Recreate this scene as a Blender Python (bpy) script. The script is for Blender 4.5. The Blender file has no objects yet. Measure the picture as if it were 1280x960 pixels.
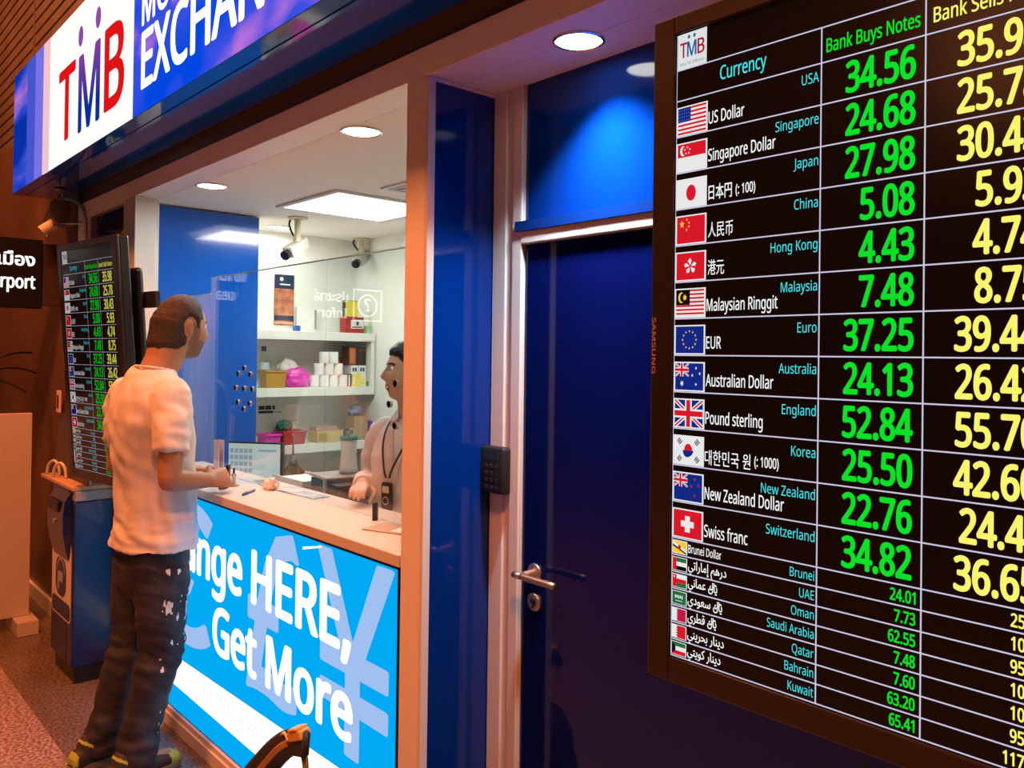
import bpy, bmesh, math, random
from mathutils import Vector, Matrix, noise
random.seed(7)
SC = bpy.context.scene
COL = SC.collection
R = math.radians
# ------------------------------------------------------------------ camera
CAMD = bpy.data.cameras.new('camera'); CAM = bpy.data.objects.new('camera', CAMD); COL.objects.link(CAM)
YAW, PIT, ROL, FPX, CY, EYE = R(42.4296), R(.47918), R(.74094), 1015.88, 437.576, 1.65
_f = Vector((-math.cos(YAW)*math.cos(PIT), math.sin(YAW)*math.cos(PIT), math.sin(PIT)))
_r = Vector((math.sin(YAW), math.cos(YAW), 0)); _u = _r.cross(_f)
_rr = _r*math.cos(ROL)+_u*math.sin(ROL); _uu = _u*math.cos(ROL)-_r*math.sin(ROL)
CAM.matrix_world = Matrix(((_rr.x, _uu.x, -_f.x, 0), (_rr.y, _uu.y, -_f.y, 0), (_rr.z, _uu.z, -_f.z, EYE), (0, 0, 0, 1)))
CAMD.sensor_width = 36; CAMD.lens = FPX/1280*36; CAMD.shift_y = -(480-CY)/1280; CAMD.clip_start = .05
SC.camera = CAM
# ------------------------------------------------------------------ exposure, world, large lights
SC.view_settings.view_transform = 'Standard'; SC.view_settings.look = 'None'
SC.view_settings.exposure = 0; SC.view_settings.gamma = 1; SC.view_settings.use_curve_mapping = False
W = bpy.data.worlds.new('hall'); SC.world = W; W.use_nodes = True
W.node_tree.nodes['Background'].inputs[0].default_value = (.55, .26, .17, 1)
W.node_tree.nodes['Background'].inputs[1].default_value = .022
def area(name, loc, target, size, power, col, sizey=None, shape=None, spread=None):
    d = bpy.data.lights.new(name, 'AREA'); d.energy = power; d.color = col; d.size = size
    if sizey: d.shape = 'RECTANGLE'; d.size_y = sizey
    if shape: d.shape = shape
    if spread: d.spread = R(spread)
    o = bpy.data.objects.new(name, d); COL.objects.link(o); o.location = loc
    o.rotation_euler = (Vector(target)-Vector(loc)).to_track_quat('-Z', 'Y').to_euler()
    return o
ORANGE = (1, .25, .075)
for x, e in ((-7.0, 130), (-3.4, 270), (.8, 250)):                       # hall ceiling lamps, high above the walkway
    area('hall_light', (x, -.35, 5.2), (x, .6, 0), .6, e, ORANGE)
area('hall_light', (-2.0, -4.4, 4.1), (-3.2, 1.2, 1), 1.0, 22, (1, .30, .11))  # added weak fill, placed so its reflection lands on the large screen
WHITE = (1, .97, .90)
area('ceiling_panel_lamp', (-3.69, 2.30, 2.395), (-3.69, 2.30, 0), .5, 17, WHITE, .52)
for x, y in ((-2.447, 1.512), (-3.742, 1.512), (-4.66, 2.30)):
    area('downlight_lamp', (x, y, 2.412), (x, y, 0), .1, 3.2, WHITE, shape='DISK')
area('soffit_lamp', (-1.366, 1.457, 2.410), (-1.366, 1.50, 0), .085, 11, (.80, .9, 1), shape='DISK', spread=100)
# ------------------------------------------------------------------ materials
MATS = {}
def mat(name, col, rough=.5, metal=0, spec=.5, coat=0, emit=None, es=0, bump=None, alpha=None, var=None):
    m = bpy.data.materials.new(name); m.use_nodes = True; nt = m.node_tree; b = nt.nodes['Principled BSDF']
    b.inputs['Base Color'].default_value = (*col, 1); b.inputs['Roughness'].default_value = rough
    b.inputs['Metallic'].default_value = metal; b.inputs['Specular IOR Level'].default_value = spec
    b.inputs['Coat Weight'].default_value = coat; b.inputs['Coat Roughness'].default_value = .04
    if emit: b.inputs['Emission Color'].default_value = (*emit, 1); b.inputs['Emission Strength'].default_value = es
    if bump or var:
        tc = nt.nodes.new('ShaderNodeTexCoord'); nz = nt.nodes.new('ShaderNodeTexNoise')
        nt.links.new(tc.outputs['Object'], nz.inputs['Vector'])
        nz.inputs['Scale'].default_value = (bump or var)[0]; nz.inputs['Detail'].default_value = 5
        if bump:
            bp = nt.nodes.new('ShaderNodeBump'); bp.inputs['Strength'].default_value = bump[1]; bp.inputs['Distance'].default_value = .01
            nt.links.new(nz.outputs[0], bp.inputs['Height']); nt.links.new(bp.outputs[0], b.inputs['Normal'])
        if var:
            n2 = nz
            if bump:
                n2 = nt.nodes.new('ShaderNodeTexNoise'); nt.links.new(tc.outputs['Object'], n2.inputs['Vector'])
                n2.inputs['Scale'].default_value = var[0]; n2.inputs['Detail'].default_value = 5
            rp = nt.nodes.new('ShaderNodeValToRGB'); nt.links.new(n2.outputs[0], rp.inputs[0])
            rp.color_ramp.elements[0].position = .35; rp.color_ramp.elements[1].position = .65
            rp.color_ramp.elements[0].color = (*col, 1); rp.color_ramp.elements[1].color = (*var[1], 1)
            nt.links.new(rp.outputs[0], b.inputs['Base Color'])
    MATS[name] = m
    return m
def emis(name, col, s=1):
    m = bpy.data.materials.new(name); m.use_nodes = True; nt = m.node_tree; nt.nodes.clear()
    e = nt.nodes.new('ShaderNodeEmission'); o = nt.nodes.new('ShaderNodeOutputMaterial')
    e.inputs[0].default_value = (*col, 1); e.inputs[1].default_value = s; nt.links.new(e.outputs[0], o.inputs[0])
    MATS[name] = m; return m
def srgb(r, g, b):
    f = lambda c: c/255/12.92 if c/255 <= .04045 else ((c/255+.055)/1.055)**2.4
    return (f(r), f(g), f(b))
def glassmat(name, tint=(.93, .97, .96), refl=1.0, rough=0):
    m = bpy.data.materials.new(name); m.use_nodes = True; nt = m.node_tree; nt.nodes.clear()
    o = nt.nodes.new('ShaderNodeOutputMaterial'); t = nt.nodes.new('ShaderNodeBsdfTransparent'); g = nt.nodes.new('ShaderNodeBsdfGlossy')
    lw = nt.nodes.new('ShaderNodeLayerWeight'); pw = nt.nodes.new('ShaderNodeMath'); pw.operation = 'POWER'; pw.inputs[1].default_value = 5
    fr = nt.nodes.new('ShaderNodeMath'); fr.operation = 'MULTIPLY_ADD'; fr.inputs[1].default_value = .95; fr.inputs[2].default_value = .035
    nt.links.new(lw.outputs['Facing'], pw.inputs[0]); nt.links.new(pw.outputs[0], fr.inputs[0]); mx = nt.nodes.new('ShaderNodeMixShader')
    t.inputs[0].default_value = (*tint, 1); g.inputs['Roughness'].default_value = rough
    g.inputs[0].default_value = (refl, refl, refl, 1)
    nt.links.new(fr.outputs[0], mx.inputs[0]); nt.links.new(t.outputs[0], mx.inputs[1]); nt.links.new(g.outputs[0], mx.inputs[2])
    nt.links.new(mx.outputs[0], o.inputs[0]); MATS[name] = m; return m
white_paint = mat('white_paint', (.80, .77, .73), .45)
room_white = mat('room_white', (.80, .82, .76), .6, bump=(60, .02))
ceil_white = mat('ceiling_white', (.80, .78, .72), .8)
alu_white = mat('white_aluminium', (.72, .68, .63), .35)
counter_white = mat('counter_white', (.64, .64, .62), .35)
blue_lam = mat('blue_laminate', (.001, .029, .23), .08, spec=.4)
blue_board = mat('blue_board', (.001, .095, .52), .12, coat=.4)
navy_gloss = mat('navy_gloss', (.002, .005, .075), .05, spec=.3)
fascia_gloss = mat('fascia_gloss', (.001, .085, .55), .06, coat=.5)
dark_recess = mat('dark_recess', (.16, .12, .09), .5)
black_gap = mat('black_gap', (.005, .005, .006), .5)
black_plastic = mat('black_plastic', (.012, .011, .011), .35)
black_matte = mat('black_matte', (.010, .009, .009), .6)
bezel_mat = mat('screen_bezel', (.016, .010, .008), .35)
screen_black = mat('screen_black', (.004, .003, .003), .2, spec=.22, emit=srgb(14, 6, 4), es=.6)
steel = mat('steel', (.62, .58, .52), .25, metal=1)
brushed = mat('brushed_metal', (.45, .42, .38), .38, metal=1)
light_on = emis('lamp_diffuser', (1, .98, .95), 14)
brown_wall = mat('brown_wall', (.19, .105, .055), .35, var=(1.2, (.13, .066, .033)), bump=(8, .02))
cream_metal = mat('cream_metal', (.55, .49, .32), .45)
grey_plastic = mat('grey_plastic', (.32, .32, .31), .45)
light_grey = mat('light_grey_plastic', (.62, .63, .62), .5)
desk_grey = mat('desk_grey', (.34, .36, .33), .45)
glass = glassmat('partition_glass')
clear_plastic = glassmat('clear_plastic', (.90, .94, .93), .8, .08)
paper = mat('paper', (.82, .82, .80), .7)
W_TXT = emis('screen_white', (.95, .95, .97), 1.0)
# ------------------------------------------------------------------ object helpers
def link(name, me, m=None, parent=None, smooth=False):
    o = bpy.data.objects.new(name, me); COL.objects.link(o)
    for k in (m if isinstance(m, (list, tuple)) else [m] if m else []): me.materials.append(k)
    if parent: o.parent = parent
    if smooth: me.polygons.foreach_set('use_smooth', [True]*len(me.polygons))
    return o
def obj(name, bm, m, parent=None, smooth=False, recalc=True):
    if recalc: bmesh.ops.recalc_face_normals(bm, faces=bm.faces[:])
    me = bpy.data.meshes.new(name); bm.to_mesh(me); bm.free()
    o = link(name, me, m, parent, smooth)
    if smooth == 'auto':
        try: me.set_sharp_from_angle(angle=R(35))
        except Exception: pass
    return o
def tag(o, label, cat, group=None):
    o['label'] = label; o['category'] = cat
    if group: o['group'] = group
    return o
def thing(name, label, cat, loc=(0, 0, 0), rotz=0, group=None):
    o = bpy.data.objects.new(name, None); COL.objects.link(o); o.location = loc; o.rotation_euler = (0, 0, rotz)
    o.empty_display_size = .05
    return tag(o, label, cat, group)
def struct(name, bm, m, label=None, parent=None, smooth=False):
    o = obj(name, bm, m, parent, smooth)
    if parent is None:
        o['kind'] = 'structure'
    if label: o['label'] = label
    return o
def BM(): return bmesh.new()
def box(bm, x0, x1, y0, y1, z0, z1, mi=0, bev=0, seg=2):
    g = bmesh.ops.create_cube(bm, size=1); vs = g['verts']
    bmesh.ops.scale(bm, vec=(x1-x0, y1-y0, z1-z0), verts=vs)
    bmesh.ops.translate(bm, vec=((x0+x1)/2, (y0+y1)/2, (z0+z1)/2), verts=vs)
    fs = set(f for v in vs for f in v.link_faces)
    for f in fs: f.material_index = mi
    if bev:
        es = set(e for v in vs for e in v.link_edges)
        r = bmesh.ops.bevel(bm, geom=list(es), offset=bev, segments=seg, affect='EDGES', profile=.5)
        for f in r['faces']: f.material_index = mi
        vs = [v for v in set(v for f in r['faces'] for v in f.verts)] + [v for v in vs if v.is_valid]
    return [v for v in set(vs) if v.is_valid]
def boxes(*a, bev=0):
    bm = BM()
    for q in a: box(bm, *q, bev=bev)
    return bm
def frame_of(d):
    d = d.normalized(); a = Vector((0, 0, 1)) if abs(d.z) < .9 else Vector((1, 0, 0))
    u = d.cross(a).normalized(); return u, d.cross(u).normalized()
def cyl(bm, p0, p1, r0, r1=None, seg=24, mi=0, cap=True):
    r1 = r0 if r1 is None else r1; p0, p1 = Vector(p0), Vector(p1); u, v = frame_of(p1-p0)
    a = [bm.verts.new(p0+(u*math.cos(t)+v*math.sin(t))*r0) for t in [2*math.pi*k/seg for k in range(seg)]]
    b = [bm.verts.new(p1+(u*math.cos(t)+v*math.sin(t))*r1) for t in [2*math.pi*k/seg for k in range(seg)]]
    fs = [bm.faces.new((a[k], a[(k+1) % seg], b[(k+1) % seg], b[k])) for k in range(seg)]
    if cap: fs += [bm.faces.new(a[::-1]), bm.faces.new(b)]
    for f in fs: f.material_index = mi
def catmull(pts, n=6):
    P = [Vector(p) for p in pts]; P = [P[0]*2-P[1]]+P+[P[-1]*2-P[-2]]; out = []
    for i in range(1, len(P)-2):
        for k in range(n):
            t = k/n; p0, p1, p2, p3 = P[i-1:i+3]
            out.append(.5*((2*p1)+(p2-p0)*t+(2*p0-5*p1+4*p2-p3)*t*t+(3*p1-p0-3*p2+p3)*t**3))
    return out+[P[-2]]
def tube(bm, pts, r, seg=10, mi=0, smooth=6, flat=None):
    n0 = len(pts); rad = list(r) if isinstance(r, (list, tuple)) else [r]*n0
    if smooth:
        q = catmull(pts, smooth); rr = [rad[min(int(i/smooth), n0-2)]*(1-(i/smooth-min(int(i/smooth), n0-2)))+rad[min(int(i/smooth)+1, n0-1)]*(i/smooth-min(int(i/smooth), n0-2)) for i in range(len(q))]
    else: q = [Vector(p) for p in pts]; rr = rad
    rings = []; u = None
    for i, p in enumerate(q):
        d = (q[min(i+1, len(q)-1)]-q[max(i-1, 0)]).normalized()
        if u is None: u, v = frame_of(d)
        u = (u-d*u.dot(d)).normalized(); v = d.cross(u)
        rings.append([bm.verts.new(p+(u*math.cos(t)+v*math.sin(t)*(flat or 1))*rr[i]) for t in [2*math.pi*k/seg for k in range(seg)]])
    fs = []
    for a, b in zip(rings, rings[1:]):
        fs += [bm.faces.new((a[k], a[(k+1) % seg], b[(k+1) % seg], b[k])) for k in range(seg)]
    fs += [bm.faces.new(rings[0][::-1]), bm.faces.new(rings[-1])]
    for f in fs: f.material_index = mi
def loft(bm, rings, seg=28, cap=True):
    """rings: (center, uvec, vvec, ru, rv[, power])"""
    rs = []
    for g in rings:
        c, u, v, ru, rv = Vector(g[0]), Vector(g[1]).normalized(), Vector(g[2]).normalized(), g[3], g[4]
        pw = g[5] if len(g) > 5 else 2.2; ring = []
        for k in range(seg):
            t = 2*math.pi*k/seg; ct, st = math.cos(t), math.sin(t); e = 2/pw
            ring.append(bm.verts.new(c+u*ru*math.copysign(abs(ct)**e, ct)+v*rv*math.copysign(abs(st)**e, st)))
        rs.append(ring)
    for a, b in zip(rs, rs[1:]):
        for k in range(seg): bm.faces.new((a[k], a[(k+1) % seg], b[(k+1) % seg], b[k]))
    if cap: bm.faces.new(rs[0][::-1]); bm.faces.new(rs[-1])
def lathe(bm, c, prof, seg=24, mi=0, axis=(0, 0, 1)):
    c = Vector(c); d = Vector(axis).normalized(); u, v = frame_of(d); rs = []
    for r, h in prof:
        rs.append([bm.verts.new(c+d*h+(u*math.cos(t)+v*math.sin(t))*max(r, 1e-4)) for t in [2*math.pi*k/seg for k in range(seg)]])
    for a, b in zip(rs, rs[1:]):
        for k in range(seg): bm.faces.new((a[k], a[(k+1) % seg], b[(k+1) % seg], b[k])).material_index = mi
    bm.faces.new(rs[0][::-1]).material_index = mi; bm.faces.new(rs[-1]).material_index = mi
class Plane2:
    """flat drawing surface: origin o, right u, up v, normal n (towards the reader)"""
    def __init__(s, o, u, v): s.o, s.u, s.v = Vector(o), Vector(u), Vector(v); s.n = s.u.cross(s.v).normalized()
    def p(s, a, b, h=0): return s.o+s.u*a+s.v*b+s.n*h
def poly(bm, pl, pts, h=0, mi=0, thick=0):
    vs = [bm.verts.new(pl.p(a, b, h)) for a, b in pts]
    f = bm.faces.new(vs); f.material_index = mi
    if f.normal.dot(pl.n) < 0 or True:
        f.normal_update()
        if f.normal.dot(pl.n) < 0: f.normal_flip()
    if thick:
        r = bmesh.ops.extrude_face_region(bm, geom=[f]); bmesh.ops.translate(bm, vec=pl.n*-thick, verts=[g for g in r['geom'] if isinstance(g, bmesh.types.BMVert)])
    if len(pts) > 4: bmesh.ops.triangulate(bm, faces=[f])
def rect(bm, pl, a0, a1, b0, b1, h=0, mi=0): poly(bm, pl, [(a0, b0), (a1, b0), (a1, b1), (a0, b1)], h, mi)
def disc(bm, pl, a, b, ra, rb, h=0, mi=0, n=28): poly(bm, pl, [(a+ra*math.cos(2*math.pi*k/n), b+rb*math.sin(2*math.pi*k/n)) for k in range(n)], h, mi)
def ringpoly(bm, pl, a, b, r0, r1, t0, t1, h=0, mi=0, n=32, ky=1):
    for k in range(n):
        s, e = t0+(t1-t0)*k/n, t0+(t1-t0)*(k+1)/n
        poly(bm, pl, [(a+q*math.cos(t), b+q*math.sin(t)*ky) for q, t in ((r0, s), (r1, s), (r1, e), (r0, e))], h, mi)
def star(bm, pl, a, b, ra, rb, h, mi, rot=math.pi/2, n=5, inner=.4):
    poly(bm, pl, [(a+ra*(1 if k % 2 == 0 else inner)*math.cos(rot+math.pi*k/n), b+rb*(1 if k % 2 == 0 else inner)*math.sin(rot+math.pi*k/n)) for k in range(2*n)], h, mi)
_tc = {}
try: SANS = bpy.data.fonts.load(bpy.utils.system_resource('DATAFILES')+'/fonts/NotoSansHebrew-Regular.woff2')   # ships inside Blender
except Exception: SANS = None
def glyphs(s):
    if s not in _tc:
        c = bpy.data.curves.new('t', 'FONT'); c.body = s
        if SANS and s.isascii(): c.font = SANS
        c.resolution_u = 3; c.fill_mode = 'FRONT'
        o = bpy.data.objects.new('t', c); COL.objects.link(o)
        dg = bpy.context.evaluated_depsgraph_get(); me = o.evaluated_get(dg).to_mesh()
        V = [(v.co.x, v.co.y) for v in me.vertices]; Fc = [tuple(p.vertices) for p in me.polygons]
        o.evaluated_get(dg).to_mesh_clear()
        bpy.data.objects.remove(o); bpy.data.curves.remove(c); _tc[s] = (V, Fc)
    return _tc[s]
_capH = max(v[1] for v in glyphs('H')[0])
def text(bm, pl, s, a, b, cap, wk=1.0, align='L', width=None, height=None, mi=0, h=0, bold=.02):
    """baseline at b, cap height `cap`; wk condenses; width/height force the drawn box; bold thickens the strokes (fraction of the cap height)"""
    V, Fc = glyphs(s)
    if not V: return
    CAP = _capH if s.isascii() else .727
    d = bold*1.3*CAP
    x0, x1 = min(v[0] for v in V)-d, max(v[0] for v in V)+d; y0, y1 = min(v[1] for v in V)-d*.6, max(v[1] for v in V)+d*.6
    sy = cap/CAP; sx = sy*wk*.727/(CAP if s.isascii() else .727)*(1.0 if not s.isascii() else _capH/.727)
    if width: sx = width/(x1-x0)
    oy = b
    if height: sy = height/(y1-y0); oy = b-y0*sy
    w = (x1-x0)*sx; ox = {'L': a, 'R': a-w, 'C': a-w/2}[align]-x0*sx
    for k, (dx, dy) in enumerate([(0, 0)] if not bold else [(0, 0)]+[(d*math.cos(t*math.pi/4), d*.6*math.sin(t*math.pi/4)) for t in range(8)]):
        vs = [bm.verts.new(pl.p(ox+(v[0]+dx)*sx, oy+(v[1]+dy)*sy, h+k*.000012)) for v in V]
        for f in Fc:
            try: bm.faces.new([vs[i] for i in f]).material_index = mi
            except ValueError: pass
def copy_tree(o, parent=None):
    c = o.copy(); COL.objects.link(c)
    if parent: c.parent = parent
    for ch in list(o.children): copy_tree(ch, c)
    return c
# ================================================================== THE SETTING
YF, YD, XR, ZC = 1.337, 1.594, -1.83, 2.43        # shopfront face, door wall, recess side, ceiling
# floor: granite, darker past a straight line along the shops
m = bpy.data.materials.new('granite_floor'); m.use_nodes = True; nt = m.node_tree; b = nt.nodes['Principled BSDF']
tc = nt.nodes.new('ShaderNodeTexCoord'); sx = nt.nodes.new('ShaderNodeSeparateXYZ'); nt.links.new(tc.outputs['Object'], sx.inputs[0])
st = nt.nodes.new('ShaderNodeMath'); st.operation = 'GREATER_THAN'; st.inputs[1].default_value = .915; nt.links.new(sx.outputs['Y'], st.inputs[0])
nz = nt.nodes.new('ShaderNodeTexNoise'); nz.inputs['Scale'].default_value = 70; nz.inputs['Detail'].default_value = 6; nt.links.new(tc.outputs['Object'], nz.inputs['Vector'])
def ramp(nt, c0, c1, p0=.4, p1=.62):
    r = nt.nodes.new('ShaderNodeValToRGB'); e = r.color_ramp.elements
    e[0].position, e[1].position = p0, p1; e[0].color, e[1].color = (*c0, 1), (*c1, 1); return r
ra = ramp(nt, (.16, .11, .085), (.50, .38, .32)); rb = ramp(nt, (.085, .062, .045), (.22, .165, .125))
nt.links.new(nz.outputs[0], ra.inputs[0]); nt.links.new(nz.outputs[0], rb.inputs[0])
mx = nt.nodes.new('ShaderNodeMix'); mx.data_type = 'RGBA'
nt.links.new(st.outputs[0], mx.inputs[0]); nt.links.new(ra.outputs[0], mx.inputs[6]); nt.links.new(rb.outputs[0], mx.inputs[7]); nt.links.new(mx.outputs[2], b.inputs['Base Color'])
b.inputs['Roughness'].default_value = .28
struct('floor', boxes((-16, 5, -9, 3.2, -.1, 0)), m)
# brown end wall left of the booth, slatted boarding above
struct('wall_left', boxes((-16, -5.30, YF, YF+.15, 0, 3.20)), brown_wall)
slat_m = mat('slat_wood', (.15, .115, .085), .5, var=(3, (.11, .08, .055)))
bm = BM()
for k in range(34): box(bm, -16, 5, YF+.01, YF+.05, 3.20+k*.085, 3.27+k*.085, bev=.004)
box(bm, -16, 5, YF+.05, YF+.15, 3.2, 6.1)
for k in range(7): box(bm, -15.5+k*1.5-.012, -15.5+k*1.5+.012, YF+.004, YF+.06, 3.2, 6.1)
struct('wall_upper', bm, slat_m)
struct('wall_front', boxes((-5.30, 5, YF+.03, YF+.15, 2.513, 3.2)), dark_recess)
struct('baseboard_left', boxes((-16, -5.30, YF-.02, YF, 0, .09)), white_paint)
# header band, posts
struct('trim_1', boxes((-5.28, 5, YF, YF+.12, ZC, 2.513), bev=.002), white_paint, 'white header band above the booth window and door')
struct('trim_2', boxes((-1.922, XR, YF, YD+.02, 0, ZC), bev=.002), white_paint, 'white post between booth window and door recess')
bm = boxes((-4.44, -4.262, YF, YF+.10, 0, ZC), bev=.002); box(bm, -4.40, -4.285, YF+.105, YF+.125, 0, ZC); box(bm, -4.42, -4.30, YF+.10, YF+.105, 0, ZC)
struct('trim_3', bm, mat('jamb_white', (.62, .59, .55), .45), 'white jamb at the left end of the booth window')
struct('trim_4', boxes((-5.28, -5.13, YF, YF+.12, 0, ZC), bev=.003), white_paint, 'narrow white post at the left end of the shopfront')
struct('window_1', boxes((-5.13, -4.44, YF+.03, YF+.06, .1, ZC)), navy_gloss, 'dark glossy side panel left of the booth window')
struct('trim_5', boxes((-5.13, -4.44, YF, YF+.08, 0, .1)), white_paint)
# door recess
struct('wall_recess', boxes((-1.838, XR+.006, YF+.028, YD-.012, .02, ZC-.012)), blue_lam, 'narrow blue panel on the side of the door recess')
struct('trim_6', boxes((XR, XR+.010, YF+.002, YF+.026, 0, ZC-.004), (XR, XR+.010, YD-.012, YD, 0, ZC-.004), (XR, XR+.010, YF+.026, YD-.012, ZC-.012, ZC-.002)), alu_white, 'aluminium edging around the narrow blue panel')
bm = boxes((XR, -1.765, YD-.012, YD+.05, 0, ZC), (-1.765, -1.735, YD-.004, YD+.05, 0, ZC), (-1.735, -1.695, YD-.014, YD+.05, 0, ZC), (-1.695, -.30, YD-.016, YD+.05, 1.972, 2.008), (-.36, -.30, YD-.016, YD+.05, 0, 1.972), bev=.003)
struct('trim_7', bm, alu_white, 'aluminium door frame')
struct('wall_transom', boxes((-1.69, 3, YD, YD+.04, 2.03, ZC)), blue_lam, 'blue panel over the door')
struct('trim_8', boxes((-1.715, 3, YD-.022, YD+.02, 2.008, 2.036)), mat('blue_trim', (.002, .03, .2), .3), 'blue ledge over the door')
struct('wall_right', boxes((-.30, 5, YD-.002, YD+.1, 0, 2.03), (3, 5, YD, YD+.1, 2.0, ZC)), navy_gloss)
struct('ceiling_recess', boxes((XR, 5, YF+.12, YD+.1, ZC, ZC+.08)), ceil_white)
dr = struct('door_1', boxes((-1.69, -.362, YD, YD+.045, .01, 1.97), bev=.002), navy_gloss, 'dark blue glossy door in the recess')
bm = BM(); lathe(bm, (-1.634, YD, 1.047), [(.026, 0), (.026, .006), (.024, .008), (.011, .008), (.010, .045)], axis=(0, -1, 0))
tube(bm, [(-1.634, YD-.045, 1.047), (-1.628, YD-.058, 1.047), (-1.60, YD-.06, 1.047), (-1.50, YD-.06, 1.047)], .0095, smooth=5)
tube(bm, [(-1.634, YD-.060, 1.047), (-1.66, YD-.060, 1.047)], .0095, smooth=0)
obj('lever_handle', bm, brushed, dr, True)
bm = BM(); lathe(bm, (-1.634, YD, .965), [(.025, 0), (.025, .006), (.022, .009), (.012, .0095), (.010, .004)], axis=(0, -1, 0))
kh = obj('lock_plate', bm, brushed, dr, 'auto'); bm = BM(); box(bm, -1.637, -1.631, YD-.012, YD-.005, .95, .97); obj('keyhole', bm, black_gap, kh)
# booth room
struct('ceiling', boxes((-4.90, XR, YF+.12, 3.05, ZC, ZC+.08)), ceil_white)
struct('wall_booth_left', boxes((-4.96, -4.86, 1.46, 3.05, 0, ZC)), room_white)
struct('wall_booth_front', boxes((-4.96, -4.40, 1.462, 1.47, 0, ZC)), room_white)
struct('wall_back', boxes((-4.96, -1.7, 2.98, 3.08, 0, ZC)), room_white)
struct('wall_booth_right', boxes((-1.84, -1.72, YD+.02, 3.05, 0, ZC)), room_white)
struct('trim_9', boxes((-4.255, -1.924, YF+.035, 1.66, .02, 1.04)), white_paint, 'boxed base under the worktop')
struct('baseboard_front', boxes((-4.262, -1.922, YF-.012, YF+.03, 0, .055), (-4.262, -1.922, YF-.004, YF+.03, .055, .078), bev=.002), white_paint)
# tall blue cupboard
t = thing('tall_cupboard', 'tall glossy blue cupboard side at the left end of the booth room', 'cupboard', (-4.60, 1.76, 0))
obj('body', boxes((-.255, .204, -.285, .290, .02, 2.425)), room_white, t)
obj('side_panel', boxes((.206, .222, -.278, .284, .03, 2.42), bev=.002), blue_board, t)
obj('plinth', boxes((-.24, .19, -.27, .275, 0, .02)), grey_plastic, t)
# ceiling lights
def downlight(x, y, label, r, grp=None):
    t = thing('downlight', label, 'light', (x, y, ZC), 0, grp)
    bm = BM(); n = 40
    lathe(bm, (0, 0, 0), [(r*1.12, 0), (r*1.12, -.004), (r*1.02, -.007), (r*.96, -.003), (r*.95, .0)], seg=n)
    obj('trim_ring', bm, steel, t, 'auto')
    bm = BM(); lathe(bm, (0, 0, 0), [(r*.94, -.0005), (r*.94, -.003), (r*.5, -.005), (.001, -.005)], seg=n); obj('diffuser', bm, light_on, t, True)
downlight(-2.447, 1.512, 'round downlight in the booth ceiling nearest the white post', .066)
downlight(-3.742, 1.512, 'round downlight in the booth ceiling near the top of the blue cupboard', .066)
downlight(-4.66, 2.30, 'farthest round downlight, deep in the booth ceiling above the shelves', .066)
downlight(-1.366, 1.457, 'round downlight in the soffit over the dark blue door', .058)
t = thing('ceiling_panel_light', 'square recessed panel light in the booth ceiling', 'light', (-3.69, 2.285, ZC))
bm = BM()
for q in ((-.31, .31, -.33, -.30), (-.31, .31, .30, .33), (-.31, -.285, -.30, .30), (.285, .31, -.30, .30)): box(bm, *q, -.012, -.0005, bev=.002)
obj('frame', bm, light_grey, t)
obj('diffuser', boxes((-.285, .285, -.30, .30, -.008, -.0008)), emis('panel_diffuser', (1, 1, .98), 3.2), t)
t = thing('ceiling_vent', 'flat slotted air vent in the booth ceiling beside the panel light', 'vent', (-3.05, 2.28, ZC))
obj('frame', boxes((-.16, .16, -.19, -.17, -.008, -.0005), (-.16, .16, .17, .19, -.008, -.0005), (-.16, -.14, -.17, .17, -.008, -.0005), (.14, .16, -.17, .17, -.008, -.0005)), light_grey, t)
bm = BM()
for k in range(7): box(bm, -.14, .14, -.16+k*.05, -.13+k*.05, -.006, -.0005)
obj('slats', bm, grey_plastic, t)
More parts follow.
